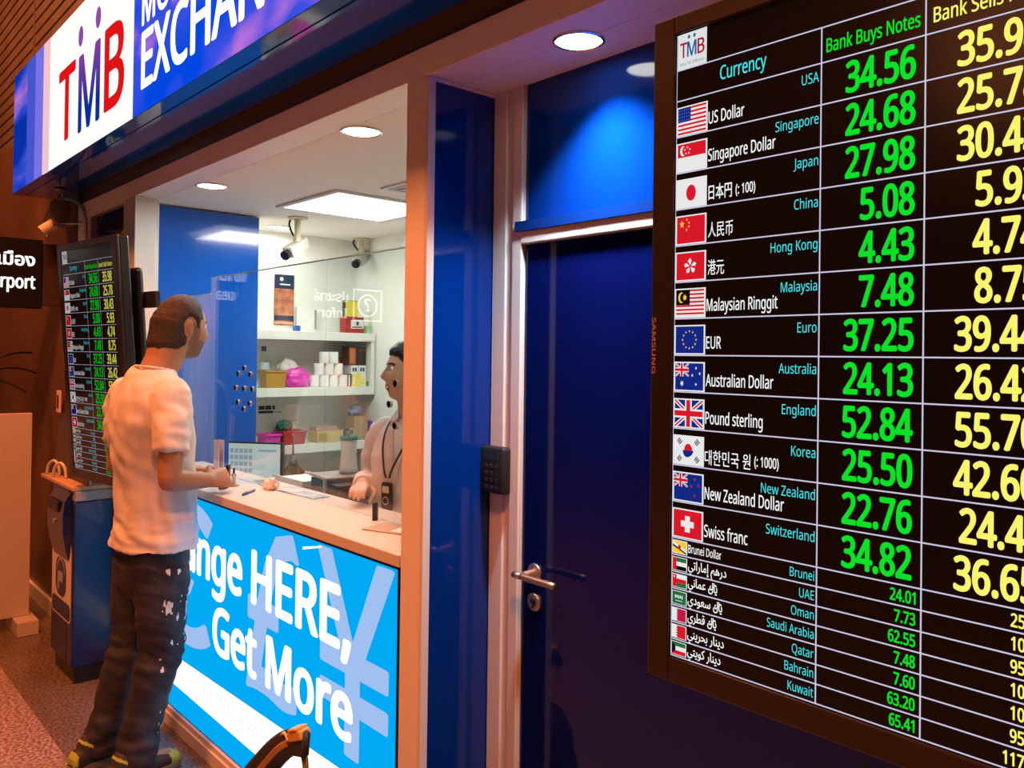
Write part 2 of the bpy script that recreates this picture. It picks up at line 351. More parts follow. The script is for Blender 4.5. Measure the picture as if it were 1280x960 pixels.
# ================================================================== LARGE LIT SIGN
YS, ZS = 1.068, 2.588
t = thing('illuminated_sign', 'long lit blue and white money exchange sign over the booth', 'sign', (-2.5, YF, ZS))
def signmat(name, kind):
    m = bpy.data.materials.new(name); m.use_nodes = True; nt = m.node_tree; nt.nodes.clear()
    o = nt.nodes.new('ShaderNodeOutputMaterial'); e = nt.nodes.new('ShaderNodeEmission'); nt.links.new(e.outputs[0], o.inputs[0])
    g = nt.nodes.new('ShaderNodeBsdfGlossy'); g.inputs['Roughness'].default_value = .1
    tc = nt.nodes.new('ShaderNodeTexCoord'); s = nt.nodes.new('ShaderNodeSeparateXYZ'); nt.links.new(tc.outputs['Object'], s.inputs[0])
    if kind == 'mark':       # printed fade from blue to violet up the letter
        r = ramp(nt, srgb(10, 50, 160), srgb(140, 70, 165)); mr = nt.nodes.new('ShaderNodeMapRange'); mr.inputs[1].default_value = .22; mr.inputs[2].default_value = .48
        nt.links.new(s.outputs['Z'], mr.inputs[0]); nt.links.new(mr.outputs[0], r.inputs[0]); r.color_ramp.elements[0].position = 0; r.color_ramp.elements[1].position = 1
        nt.links.new(r.outputs[0], e.inputs[0]); e.inputs[1].default_value = .9
    else:
        mp = nt.nodes.new('ShaderNodeMapping'); mp.inputs['Scale'].default_value = (1.6, 1, 2.6) if kind == 'right' else (1.0, 1, 3.0); nt.links.new(tc.outputs['Object'], mp.inputs[0])
        nz = nt.nodes.new('ShaderNodeTexNoise'); nz.inputs['Scale'].default_value = 1.3; nz.inputs['Detail'].default_value = 2.5; nt.links.new(mp.outputs[0], nz.inputs['Vector'])
        r = nt.nodes.new('ShaderNodeValToRGB'); el = r.color_ramp.elements
        if kind == 'right':
            el[0].position, el[1].position = .40, .74; el[0].color = (*srgb(0, 72, 225), 1); el[1].color = (*srgb(225, 130, 215), 1)
            q = el.new(.56); q.color = (*srgb(60, 80, 225), 1)
        else:
            el[0].position, el[1].position = .42, .72; el[0].color = (*srgb(8, 48, 165), 1); el[1].color = (*srgb(205, 130, 205), 1)
            q = el.new(.55); q.color = (*srgb(50, 75, 205), 1)
        nt.links.new(nz.outputs[0], r.inputs[0]); nt.links.new(r.outputs[0], e.inputs[0]); e.inputs[1].default_value = 1.0
    MATS[name] = m; return m
sign_r, sign_l, sign_m = signmat('sign_sky_print', 'right'), signmat('sign_edge_print', 'left'), signmat('logo_fade', 'mark')
sign_w = emis('sign_white', (1, .95, .93), 1.05); sign_red = emis('sign_red', srgb(222, 20, 22), 1); sign_text = emis('sign_lettering', (1, 1, 1), 1.3); sign_dot = emis('sign_violet', srgb(140, 75, 165), 1); sign_pink = emis('sign_pink_edge', srgb(240, 195, 205), 1)
LX0, LX1 = -5.65+2.5, 5.0+2.5
y0 = YS-YF
obj('casing', boxes((LX0, LX1, y0+.012, 0, .004, .712), bev=.003), fascia_gloss, t)
obj('underside', boxes((LX0, LX1, y0, y0+.058, 0, .0035), (LX0+.02, LX1, y0+.063, 0, -.002, .0035)), fascia_gloss, t)
P = Plane2((0, y0, 0), (1, 0, 0), (0, 0, 1))
def sface(name, a0, a1, m, h=0):
    bm = BM(); box(bm, a0, a1, y0+.002-h, y0+.012, .006, .71); return obj(name, bm, m, t)
sface('sky_panel', -3.462+2.5, LX1, sign_r); sface('edge_panel', LX0, -4.91+2.5, sign_l); wp = sface('logo_panel', -4.91+2.5, -3.464+2.5, sign_w)
bm = BM(); box(bm, -4.93+2.5, -4.80+2.5, y0-.0005, y0+.004, .007, .709); obj('pale_edge', bm, sign_pink, wp)
bm = BM(); box(bm, -5.30+2.5, -5.12+2.5, y0-.0002, y0+.004, .007, .709); obj('violet_edge', bm, emis('sign_lavender', srgb(70, 85, 205), 1), t)
bm = BM(); box(bm, -5.11+2.5, -4.93+2.5, y0-.0002, y0+.004, .007, .709); obj('violet_edge', bm, emis('sign_lilac', srgb(120, 115, 225), 1), t)
bm = BM()
text(bm, P, 'T', -4.595+2.5, 2.69-ZS, .36, width=.305, height=.365, h=.003, mi=0, bold=.03)
obj('bank_letter', bm, sign_red, wp); bm = BM()
text(bm, P, 'B', -3.835+2.5, 2.69-ZS, .36, width=.275, height=.365, h=.003, mi=0, bold=.03)
obj('bank_letter', bm, sign_red, wp)
bm = BM(); text(bm, P, 'M', -4.24+2.5, 2.68-ZS, .36, width=.345, height=.365, h=.003, bold=.028); obj('bank_letter', bm, sign_m, wp)
for q in ((-4.212, 3.138), (-3.936, 3.145)):
    bm = BM(); disc(bm, P, q[0]+2.5, q[1]-ZS, .04, .048, .003); obj('logo_dot', bm, sign_dot, wp)
bm = BM()
text(bm, P, 'EXCHANGE', -3.352+2.5, 2.686-ZS, .215, wk=.95, h=.003, bold=.035); obj('heading', bm, sign_text, t); bm = BM()
text(bm, P, 'MONEY', -3.352+2.5, 2.935-ZS, .145, wk=.95, h=.003, bold=.03)
obj('heading', bm, sign_text, t)
# ================================================================== ADVERTISEMENT LIGHT BOX under the counter
AX0, AX1, YA = -4.255, -1.944, YF+.006
t = thing('advertising_light_box', 'lit cyan advertisement panel with white slogan below the counter', 'sign', (-3.1, YA, .08))
ox, oz = 3.1, -.08
obj('backing', boxes((AX0+ox, AX1+ox, .003, .028, .002, .956)), black_gap, t)
obj('panel', boxes((AX0+ox+.006, AX1+ox-.004, -.001, .003, .006, .952)), emis('ad_cyan', srgb(0, 166, 238), 1.05), t)
P = Plane2((ox, -.001, oz), (1, 0, 0), (0, 0, 1))
ad_sym = emis('ad_pale_blue', srgb(160, 192, 240), 1.0); ad_txt = emis('ad_white', (1, 1, 1), 1.25); ad_band = emis('ad_band_white', (.98, .98, .97), 1.08); ad_faint = emis('ad_faint_print', (.90, .90, .92), 1.0)
for s, a, b, w, h in (('€', -4.02, .40, .765, .62), ('£', -2.925, .405, .40, .62), ('¥', -2.40, .405, .445, .622)):
    bm = BM(); text(bm, P, s, a, b, .6, width=w, height=h, h=.001, bold=.012); obj('currency_symbol', bm, ad_sym, t)
bm = BM(); poly(bm, P, [(AX0+.01, .195), (AX1-.006, .165), (AX1-.006, .360), (AX0+.01, .300)], h=.001); bd = obj('white_band', bm, ad_band, t)
bm = BM(); text(bm, P, 'FOREIGN', -3.45, .235, .045, width=.42, h=.0015, bold=0); obj('band_lettering', bm, ad_faint, bd); bm = BM(); text(bm, P, 'EXCHANGE', -2.97, .232, .045, width=.50, h=.0015, bold=0); obj('band_lettering', bm, ad_faint, bd)
bm = BM(); text(bm, P, 'HERE,', -2.892, .726, .19, width=.708, h=.002, bold=.046); obj('slogan', bm, ad_txt, t); bm = BM(); text(bm, P, 'Exchange', -2.968, .726, .19, wk=.95, align='R', h=.002, bold=.046); obj('slogan', bm, ad_txt, t)
bm = BM(); text(bm, P, 'Get More', -3.24, .454, .178, width=1.07, h=.002, bold=.046); obj('slogan', bm, ad_txt, t)
bm = BM(); poly(bm, P, [(-2.504, .99), (-2.38, 1.018), (-2.372, 1.026), (-2.50, 1.0)], h=.002); obj('print_flash', bm, ad_txt, t)
# worktop
tag(obj('counter_worktop', boxes((-4.258, -1.926, YF-.004, 1.695, 1.044, 1.08), bev=.003), counter_white), 'long white counter worktop in the booth window', 'counter')
# clerk side desk
t = thing('desk', 'grey lower desk behind the counter worktop', 'desk', (-3.2, 1.96, 0))
obj('desk_top', boxes((-.95, .30, -.26, .12, .90, .93), bev=.003), desk_grey, t); obj('desk_front', boxes((-.93, .28, -.24, -.22, 0, .90)), desk_grey, t)
obj('leg', boxes((-.93, -.90, -.22, .08, 0, .90)), desk_grey, t); obj('leg', boxes((.25, .28, -.22, .08, 0, .90)), desk_grey, t)
# glass partition panes standing on the worktop
def pane(x0, x1, z1, label, holes, clampx):
    t = thing('glass_partition_pane', label, 'glass pane', ((x0+x1)/2, 1.55, 1.08)); c = (x0+x1)/2
    bm = BM(); box(bm, x0-c, x1-c, -.004, .004, .012, z1-1.08); obj('pane', bm, glass, t)
    bm = BM(); box(bm, x0-c, x1-c, -.0045, .0045, z1-1.08, z1-1.08+.004); obj('polished_edge', bm, mat('glass_edge', (.55, .75, .72), .2), t)
    for q in clampx:
        bm = BM(); box(bm, q-c-.0045, q-c+.0045, -.010, .010, .0, .062, bev=.002); obj('clamp', bm, black_plastic, t)
    for hx, hz in holes:
        bm = BM(); n = 18; rs = []
        lathe(bm, (hx-c, 0, hz-1.08), [(.012, -.0046), (.012, .0046), (.0075, .0046), (.0075, -.0046), (.012, -.0046)], seg=18, axis=(0, 1, 0)); obj('speech_hole', bm, mat('hole_rim', (.30, .34, .38), .3), t, 'auto')
pane(-3.82, -2.74, 2.006, 'clear partition pane with speech holes, in front of the blue cupboard', [(-3.445, 1.495)]+[(-3.445+.085*math.cos(k*math.pi/4), 1.495+.09*math.sin(k*math.pi/4)) for k in range(8)], (-3.60,))
pane(-2.735, -1.93, 2.006, 'clear partition pane next to the white post, in front of the clerk', [(-2.18, 1.485)]+[(-2.18+.125*math.cos(k*math.pi/4), 1.485+.10*math.sin(k*math.pi/4)) for k in range(8)], (-2.384,))
pane(-4.24, -3.825, 1.93, 'lower clear partition pane at the left end of the counter', [], (-4.1,))
# ================================================================== RATE SCREENS
ROWS = [('US Dollar', 'USA', '34.56', '35.98', 'us'), ('Singapore Dollar', 'Singapore', '24.68', '25.78', 'sg'), ('日本円 (: 100)', 'Japan', '27.98', '30.43', 'jp'),
        ('人民币', 'China', '5.08', '5.93', 'cn'), ('港元', 'Hong Kong', '4.43', '4.74', 'hk'), ('Malaysian Ringgit', 'Malaysia', '7.48', '8.75', 'my'),
        ('EUR', 'Euro', '37.25', '39.44', 'eu'), ('Australian Dollar', 'Australia', '24.13', '26.42', 'au'), ('Pound sterling', 'England', '52.84', '55.70', 'gb'),
        ('대한민국 원 (: 1000)', 'Korea', '25.50', '42.60', 'kr'), ('New Zealand Dollar', 'New Zealand', '22.76', '24.41', 'nz'), ('Swiss franc', 'Switzerland', '34.82', '36.65', 'ch')]
AR = {'ا': 0xFE8D, 'إ': 0xFE87, 'ب': 0xFE8F, 'ت': 0xFE95, 'ح': 0xFEA1, 'د': 0xFEA9, 'ر': 0xFEAD, 'س': 0xFEB1, 'ط': 0xFEC1, 'ع': 0xFEC9, 'ق': 0xFED5, 'ك': 0xFED9, 'م': 0xFEE1, 'ن': 0xFEE5, 'ه': 0xFEE9, 'و': 0xFEED, 'ي': 0xFEF1}
def arabic(s):
    out = []
    for i, ch in enumerate(s):
        if ch not in AR: out.append(ch); continue
        prev = i > 0 and s[i-1] in AR and s[i-1] not in 'اإدرو'; nxt = i+1 < len(s) and s[i+1] in AR and ch not in 'اإدرو'
        out.append(chr(AR[ch]+(0 if not prev and not nxt else 1 if prev and not nxt else 2 if nxt and not prev else 3)))
    return ''.join(out[::-1])
SMALL = [('Brunei Dollar', 'Brunei', '24.01', '25.10', 'bn'), (arabic('درهم إماراتي'), 'UAE', '7.73', '10.10', 'ae'), (arabic('﷼ عماني'), 'Oman', '62.55', '95.10', 'om'),
         (arabic('﷼ سعودي'), 'Saudi Arabia', '7.48', '10.10', 'sa'), (arabic('﷼ قطري'), 'Qatar', '7.60', '10.10', 'qa'), (arabic('دينار بحريني'), 'Bahrain', '63.20', '95.10', 'bh'), (arabic('دينار كويتي'), 'Kuwait', '65.41', '117.10', 'kw')]
PAL = ['w', 'r', 'b', 'y', 'g', 'k', 'm', 's']
def flag(bm, pl, k, x, z, w, h):
    M_ = {c: i for i, c in enumerate(PAL)}
    def q(a0, a1, b0, b1, c, lv=1): rect(bm, pl, x+a0*w, x+a1*w, z+b0*h, z+b1*h, .0003*lv, M_[c])
    def D(a, b, r, c, lv=2, rx=None): disc(bm, pl, x+a*w, z+b*h, (rx or r*h/w*1.0)*w if rx else r*h*.72, r*h, .0003*lv, M_[c], 20)
    def S(a, b, r, c, lv=3, n=5, inner=.4): star(bm, pl, x+a*w, z+b*h, r*h*.75, r*h, .0003*lv, M_[c], n=n, inner=inner)
    def pp(pts, c, lv=2): poly(bm, pl, [(x+a*w, z+b*h) for a, b in pts], .0003*lv, M_[c])
    def jack(a0, a1, b0, b1):
        L = lambda a, b: (a0+(a1-a0)*a, b0+(b1-b0)*b)
        pp([L(0, 0), L(1, 0), L(1, 1), L(0, 1)], 'b', 2)
        for c, t_, lv in (('w', .10, 3), ('r', .04, 4)):
            pp([L(0, 0), L(t_, 0), L(1, 1-t_), L(1, 1), L(1-t_, 1), L(0, t_)], c, lv); pp([L(1, 0), L(1, t_), L(t_, 1), L(0, 1), L(0, 1-t_), L(1-t_, 0)], c, lv+.2)
        for c, t_, lv in (('w', .17, 5), ('r', .10, 6)):
            pp([L(.5-t_*.7, 0), L(.5+t_*.7, 0), L(.5+t_*.7, 1), L(.5-t_*.7, 1)], c, lv); pp([L(0, .5-t_), L(1, .5-t_), L(1, .5+t_), L(0, .5+t_)], c, lv+.2)
    rect(bm, pl, x-.05*w, x+1.05*w, z-.05*h, z+1.05*h, 0, 0)
    if k == 'us':
        for i in range(13): q(0, 1, i/13, (i+1)/13, 'r' if i % 2 == 0 else 'w')
        q(0, .46, 6/13, 1, 'b', 2)
        for i in range(5):
            for j in range(4): S(.06+i*.085, .53+j*.125, .032, 's')
    elif k == 'sg':
        q(0, 1, .5, 1, 'r'); q(0, 1, 0, .5, 'w'); D(.2, .74, .19, 'w', 2); D(.27, .74, .17, 'r', 3)
        for i in range(5): S(.36+.09*math.cos(R(90+72*i)), .73+.12*math.sin(R(90+72*i)), .055, 'w', 4)
    elif k == 'jp': q(0, 1, 0, 1, 'w'); D(.5, .5, .3, 'r')
    elif k == 'cn':
        q(0, 1, 0, 1, 'r'); S(.19, .72, .16, 'y')
        for a, b in ((.36, .88), (.44, .76), (.44, .62), (.36, .50)): S(a, b, .06, 'y')
    elif k == 'hk':
        q(0, 1, 0, 1, 'r')
        for i in range(5):
            t = R(90+72*i); c, s = math.cos(t), math.sin(t)
            pp([(.5+.03*c, .5+.04*s), (.5+.17*c-.09*s, .5+.2*s+.1*c), (.5+.22*c, .5+.31*s), (.5+.16*c+.05*s, .5+.2*s-.07*c)], 'w')
    elif k == 'my':
        for i in range(14): q(0, 1, i/14, (i+1)/14, 'w' if i % 2 == 0 else 'r')
        q(0, .5, .43, 1, 'k', 2); D(.2, .71, .2, 'y', 3); D(.25, .71, .17, 'k', 4); S(.33, .71, .13, 'y', 5, 9, .5)
    elif k == 'eu':
        q(0, 1, 0, 1, 'b')
        for i in range(12): S(.5+.24*math.cos(R(30*i)), .5+.32*math.sin(R(30*i)), .055, 'y')
    elif k in ('au', 'nz'):
        q(0, 1, 0, 1, 'b'); jack(0, .5, .5, 1)
        if k == 'au': S(.25, .24, .12, 'w', 3, 7, .45)
        for a, b in ((.75, .82), (.62, .55), (.88, .62), (.75, .22)): S(a, b, .07, 'w' if k == 'au' else 'r')
    elif k == 'gb': jack(0, 1, 0, 1)
    elif k == 'kr':
        q(0, 1, 0, 1, 'w')
        D(.5, .5, .25, 'r', 2); pp([(.5-.19*math.cos(R(t)), .5-.25*math.sin(R(t))-.03*math.sin(R(2*t))) for t in range(0, 181, 15)], 'b', 3)
        for sx_, sy_ in ((-1, 1), (1, 1), (-1, -1), (1, -1)):
            for j in (-1, 0, 1):
                cx, cy = .5+sx_*(.31+j*.04), .5+sy_*(.32+j*.05); dx, dy = -sy_*sx_*.05, .07
                dx, dy = (.05, -.07) if sx_*sy_ > 0 else (.05, .07); nx, ny = sx_*.012, sy_*.014
                pp([(cx-dx-nx, cy-dy-ny), (cx+dx-nx, cy+dy-ny), (cx+dx+nx, cy+dy+ny), (cx-dx+nx, cy-dy+ny)], 'k')
    elif k == 'ch': q(0, 1, 0, 1, 'r'); q(.41, .59, .2, .8, 'w', 2); q(.27, .73, .39, .61, 'w', 2.3)
    elif k == 'bn': q(0, 1, 0, 1, 'y'); pp([(0, .95), (0, .7), (1, .05), (1, .3)], 'w'); pp([(0, .72), (0, .55), (1, -.0), (1, .12)], 'k', 3); D(.5, .5, .2, 'r', 4)
    elif k == 'ae': q(0, 1, .67, 1, 'g'); q(0, 1, .33, .67, 'w'); q(0, 1, 0, .33, 'k'); q(0, .28, 0, 1, 'r', 2)
    elif k == 'om': q(0, 1, .67, 1, 'w'); q(0, 1, .33, .67, 'r'); q(0, 1, 0, .33, 'g'); q(0, .3, 0, 1, 'r', 2); D(.14, .82, .09, 'w', 3)
    elif k == 'sa':
        q(0, 1, 0, 1, 'g'); q(.25, .75, .24, .29, 'w', 2)
        for i in range(5): q(.2+i*.12, .28+i*.12, .45+.05*(i % 2), .72, 'w', 2)
    elif k in ('qa', 'bh'):
        c = 'm' if k == 'qa' else 'r'; q(0, 1, 0, 1, c); n = 9 if k == 'qa' else 5
        pp([(0, 0)]+[p for i in range(n) for p in ((.30, i/n), (.42, (i+.5)/n))]+[(.30, 1), (0, 1)], 'w')
    elif k == 'kw': q(0, 1, .67, 1, 'g'); q(0, 1, .33, .67, 'w'); q(0, 1, 0, .33, 'r'); pp([(0, 0), (.28, .33), (.28, .67), (0, 1)], 'k')
def rate_screen(label, loc, rot, scale, em, group):
    t = thing('exchange_rate_screen', label, 'screen'); n = '%d' % int(em*100)
    C = lambda nm, c: emis(nm+n, c, em)
    flagm = [C('flag_white', (.80, .80, .80)), C('flag_red', srgb(215, 25, 40)), C('flag_blue', srgb(20, 40, 130)), C('flag_yellow', srgb(250, 205, 60)), C('flag_green', srgb(30, 110, 60)), C('flag_black', srgb(12, 12, 14)), C('flag_maroon', srgb(190, 25, 70)), C('flag_sky', srgb(120, 150, 215))]
    wt, cy_, gr, ye, ln = C('text_white', (.93, .93, .93)), C('text_cyan', srgb(70, 225, 230)), C('text_green', srgb(12, 225, 40)), C('text_yellow', srgb(252, 244, 110)), C('line_white', srgb(205, 200, 225))
    # local frame: origin at the middle of the bottom edge, x along the screen, -y towards the reader
    X, Z = lambda x: x+.603, lambda z: z-1.054
    hw = .3585
    bm = BM()
    for q in ((-hw, -hw+.048, 0, 1.234), (hw-.048, hw, 0, 1.234), (-hw+.048, hw-.048, 0, .046), (-hw+.048, hw-.048, 1.199, 1.234)):
        box(bm, q[0], q[1], -.004, .012, q[2], q[3], bev=.003)
    fr = obj('bezel', bm, bezel_mat, t)
    obj('casing', boxes((-hw+.004, hw-.004, .012, .062, .004, 1.23), bev=.008), black_plastic, t)
    obj('rear_housing', boxes((-.22, .24, .0625, .095, .12, 1.05), bev=.02), black_plastic, t)
    obj('display_panel', boxes((-hw+.046, hw-.046, .0015, .011, .044, 1.202)), screen_black, t)
    P = Plane2((0, .0013, 0), (1, 0, 0), (0, 0, 1))
    xl, x1, x2, xr = X(-.9105), X(-.629), X(-.4695), X(-.2935)
    zt = [2.251, 2.185]+[2.128-.0673*i for i in range(13)]+[2.128-.0673*12-.031*(i+1) for i in range(7)]
    zt = [Z(z) for z in zt]
    bm = BM()
    for z in zt[1:]: rect(bm, P, xl, xr, z-.0011, z+.0011, .0006)
    for x in (x1, x2): rect(bm, P, x-.0011, x+.0011, zt[-1], zt[1], .0007)
    rect(bm, P, xl-.0006, xl+.0006, zt[-1], zt[0], .0006); rect(bm, P, xr-.0006, xr+.0006, zt[-1], zt[0], .0006)
    obj('grid_lines', bm, ln, t)
    wk = .562
    for i, (nm, co, b_, s_, fl) in enumerate(ROWS):
        z0, z1 = zt[3+i], zt[2+i]; bn, bc, bb, bs = BM(), BM(), BM(), BM()
        bm = BM(); flag(bm, P, fl, xl+.003, z0+.004, .061, .049); obj('flag', bm, flagm, t)
        cap = .0215
        if fl == 'jp': text(bn, P, '日本円', X(-.8395), z0+.012, cap, width=.048, h=.0006, bold=.012); text(bn, P, '(: 100)', X(-.784), z0+.013, .017, wk=wk*1.02, h=.0006)
        elif fl == 'kr': text(bn, P, '대한민국 원', X(-.8415), z0+.009, cap, width=.092, h=.0006, bold=.004); text(bn, P, '(: 1000)', X(-.742), z0+.014, .017, wk=wk, h=.0006)
        elif fl in ('cn', 'hk'): text(bn, P, nm, X(-.8395), z0+.012, cap, width=.051 if fl == 'cn' else .034, h=.0006, bold=.004)
        else: text(bn, P, nm, X(-.841), z0+.0125, cap, wk=wk, h=.0006, bold=.012)
        text(bc, P, co, x1-.004, z1-.0285, .0165, wk=.70, align='R', h=.0006, bold=0)
        text(bb, P, b_, X(-.483), z0+.0105, .0465, wk=.64, align='R', h=.0006, bold=.045)
        text(bs, P, s_, X(-.3205), z0+.0105, .0465, wk=.64, align='R', h=.0006, bold=.045)
        obj('currency_name', bn, wt, t); obj('country_name', bc, cy_, t); obj('buying_rate', bb, gr, t); obj('selling_rate', bs, ye, t)
    for i, (nm, co, b_, s_, fl) in enumerate(SMALL):
        z0, z1 = zt[15+i], zt[14+i]; bn, bc, bb, bs = BM(), BM(), BM(), BM()
        bm = BM(); flag(bm, P, fl, xl+.002, z0+.0035, .030, .0225); obj('flag', bm, flagm, t)
        if fl == 'bn': text(bn, P, nm, xl+.036, z0+.0085, .0145, wk=wk, h=.0006, bold=.008)
        else: text(bn, P, nm, xl+.036, z0+.010, .0165, wk=.72, h=.0006, bold=.012)
        text(bc, P, co, x1-.004, z0+.008, .0150, wk=.68, align='R', h=.0006, bold=0)
        text(bb, P, b_, X(-.477), z0+.0065, .0175, wk=.64, align='R', h=.0006, bold=.035)
        text(bs, P, s_, X(-.3145), z0+.0065, .0175, wk=.64, align='R', h=.0006, bold=.035)
        obj('currency_name', bn, wt, t); obj('country_name', bc, cy_, t); obj('buying_rate', bb, gr, t); obj('selling_rate', bs, ye, t)
    bb, bs = BM(), BM()
    text(bb, P, 'Bank Buys Notes', X(-.621), zt[2]+.015, .0215, width=.144, h=.0006, bold=.02)
    text(bs, P, 'Bank Sells Notes', X(-.459), zt[2]+.015, .0215, width=.150, h=.0006, bold=.02)
    obj('column_heading', bb, gr, t); obj('column_heading', bs, ye, t)
    bm = BM(); text(bm, P, 'Currency', X(-.818), zt[2]+.019, .0245, width=.091, h=.0006, bold=.01); obj('column_heading', bm, cy_, t)
    # bank logo in the corner
    bm = BM(); rect(bm, P, xl+.001, xl+.064, zt[1], zt[0], .0005, 0)
    text(bm, P, 'T', xl+.006, zt[1]+.022, .027, width=.0155, h=.0009, mi=1, bold=.025); text(bm, P, 'M', xl+.0215, zt[1]+.022, .027, width=.0205, h=.0009, mi=2, bold=.025); text(bm, P, 'B', xl+.044, zt[1]+.022, .027, width=.0155, h=.0009, mi=1, bold=.025)
    for a in (.0255, .0375): disc(bm, P, xl+a, zt[0]-.008, .0028, .0036, .0009, 2, 12)
    text(bm, P, 'Make THE Difference', xl+.006, zt[1]+.007, .006, width=.053, h=.0009, mi=3, bold=0)
    obj('bank_logo', bm, [C('logo_white', (.72, .75, .75)), C('logo_red', srgb(170, 25, 60)), C('logo_blue', srgb(20, 95, 150)), C('logo_grey', srgb(90, 130, 140))], t)
    # maker's lettering down the left bezel
    PB = Plane2((X(-.9495)+.0, -.0043, Z(1.728)), (0, 0, -1), (1, 0, 0))
    bm = BM(); text(bm, PB, 'SAMSUNG', 0, -.0085, .0085, width=.106, h=.0003, bold=.01); obj('maker_lettering', bm, mat('bezel_lettering'+n, (.50, .30, .18), .4), fr)
    t.location = loc; t.rotation_euler = rot; t.scale = (scale,)*3
    return t
rate_screen('large dark-framed portrait rate screen in front of the door, at the right of the view', (-.603, 1.2395, 1.054), (0, 0, 0), 1, 1.0, 'rate screens')
k = .92; a, tl = R(6.65), R(4.24)
c = Vector((-4.4796*k, 1.2114*k, EYE+(1.59488-EYE)*k))
ml = Matrix.Rotation(a, 4, 'Z') @ Matrix.Rotation(tl, 4, 'X')
base = c+ml.to_3x3() @ Vector((0, 0, -.617*k))
ls = rate_screen('black-framed tilted rate screen behind the man, above the blue kiosk', base, (tl, 0, a), k, .5, 'rate screens')
for o in SC.objects:
    if o.name.startswith('exchange_rate_screen') and 'group' in o: del o['group']
# wall arm of the tilted screen, mount of the large one
bm = BM(); box(bm, -.05, .07, .0955, .14, .28, .39, bev=.004); box(bm, .0, .02, .14, .19, .31, .35); obj('wall_mount', bm, black_plastic, ls)
obj('rear_bulge', boxes((-.30, .335, .0965, .135, .40, 1.08), bev=.018), black_plastic, ls); obj('cable_clip', boxes((.30, .43, .136, .165, .88, .96), bev=.004), black_matte, ls)
big = SC.objects['exchange_rate_screen']
bm = BM(); box(bm, -.12, .12, .0955, .12, .45, .80, bev=.004); box(bm, -.05, .05, .12, .352, .56, .68, bev=.004); obj('wall_mount', bm, black_plastic, big)
# ================================================================== LEFT OF THE BOOTH
navy_plastic = mat('kiosk_blue', (.003, .013, .10), .3, coat=.2)
t = thing('kiosk', 'dark blue self-service kiosk with a white label under the tilted screen', 'kiosk', (-4.61, 1.215, 0))
kx = 4.61; ky = -1.215
def kb(*q, bev=.004): return boxes((q[0]+kx, q[1]+kx, q[2]+ky, q[3]+ky, q[4], q[5]), bev=bev)
obj('plinth', kb(-4.79, -4.43, 1.14, 1.32, 0, .085), black_plastic, t)
obj('body', kb(-4.81, -4.505, 1.12, 1.325, .086, .955, bev=.008), navy_plastic, t); obj('side_casing', kb(-4.504, -4.41, 1.12, 1.325, .086, .905, bev=.008), navy_plastic, t)
obj('top_block', kb(-4.50, -4.41, 1.125, 1.32, .906, .955), grey_plastic, t)
obj('ledge', kb(-5.05, -4.42, 1.115, 1.325, .956, .976), mat('tan_board', (.55, .36, .22), .5), t)
bm = BM(); P = Plane2((0, 0, 0), (1, 0, 0), (0, 0, 1)); P.o = Vector((kx, 1.185+ky, 0))
arch = [(-5.035, .977), (-5.04, 1.08), (-5.02, 1.2), (-4.96, 1.32), (-4.88, 1.40), (-4.78, 1.46), (-4.64, 1.50), (-4.5, 1.46), (-4.43, 1.38), (-4.42, 1.2), (-4.42, .977)]
poly(bm, P, arch, 0, 0, .02); obj('arched_panel', bm, mat('arched_board', (.05, .035, .03), .45), t)
bm = BM(); tube(bm, [(a+kx, 1.195+ky, b) for a, b in arch], .006, smooth=3); obj('arch_edging', bm, mat('arch_edge', (.6, .42, .3), .4), t)
for q in (-4.99, -4.86):
    bm = BM(); tube(bm, [(q+kx, 1.13+ky, .977), (q+.02+kx, 1.135+ky, 1.03), (q+.06+kx, 1.15+ky, 1.055), (q+.09+kx, 1.165+ky, 1.03), (q+.10+kx, 1.17+ky, .977)], .008); obj('handle', bm, light_grey, t, True)
bm = BM()
for z0, y_ in ((.60, 1.117), (.66, 1.10), (.74, 1.088), (.82, 1.085), (.90, 1.095), (.945, 1.118)): pass
hop = [(.60, 1.119), (.66, 1.100), (.74, 1.086), (.83, 1.084), (.90, 1.094), (.945, 1.118)]
A = []
for z, y_ in hop:
    w = .155+.022*math.sin((z-.6)/.345*math.pi)
    A.append([bm.verts.new((-4.612-w+kx, 1.12+ky, z)), bm.verts.new((-4.612-w*.86+kx, y_+ky, z)), bm.verts.new((-4.612+w*.86+kx, y_+ky, z)), bm.verts.new((-4.612+w+kx, 1.12+ky, z))])
for a, b in zip(A, A[1:]):
    for k in range(3): bm.faces.new((a[k], a[k+1], b[k+1], b[k]))
    bm.faces.new((a[3], a[0], b[0], b[3]))
bm.faces.new(A[0][::-1]); bm.faces.new(A[-1]); fp = obj('front_hood', bm, navy_plastic, t)
obj('slot', kb(-4.73, -4.54, 1.079, 1.09, .84, .895, bev=.004), black_gap, fp); obj('button', kb(-4.63, -4.60, 1.078, 1.09, .775, .80, bev=.003), steel, fp)
P = Plane2((kx, 1.1195+ky, 0), (1, 0, 0), (0, 0, 1))
def rrect(x0, x1, z0, z1, r, n=6): return [(cx+r*math.cos(R(a0+90*k/n)), cz+r*math.sin(R(a0+90*k/n))) for cx, cz, a0 in ((x1-r, z1-r, 0), (x0+r, z1-r, 90), (x0+r, z0+r, 180), (x1-r, z0+r, 270)) for k in range(n+1)]
lab_w = mat('label_white', (.72, .68, .66), .5); lab_b = mat('label_blue', (.03, .03, .12), .5); lab_s = mat('label_sky', (.35, .42, .55), .5)
bm = BM(); poly(bm, P, rrect(-4.795, -4.43, .295, .70, .04), .0005); lb = obj('label', bm, lab_w, t)
bm = BM(); poly(bm, P, rrect(-4.785, -4.44, .303, .385, .03), .001); poly(bm, P, rrect(-4.72, -4.52, .40, .595, .07), .001)
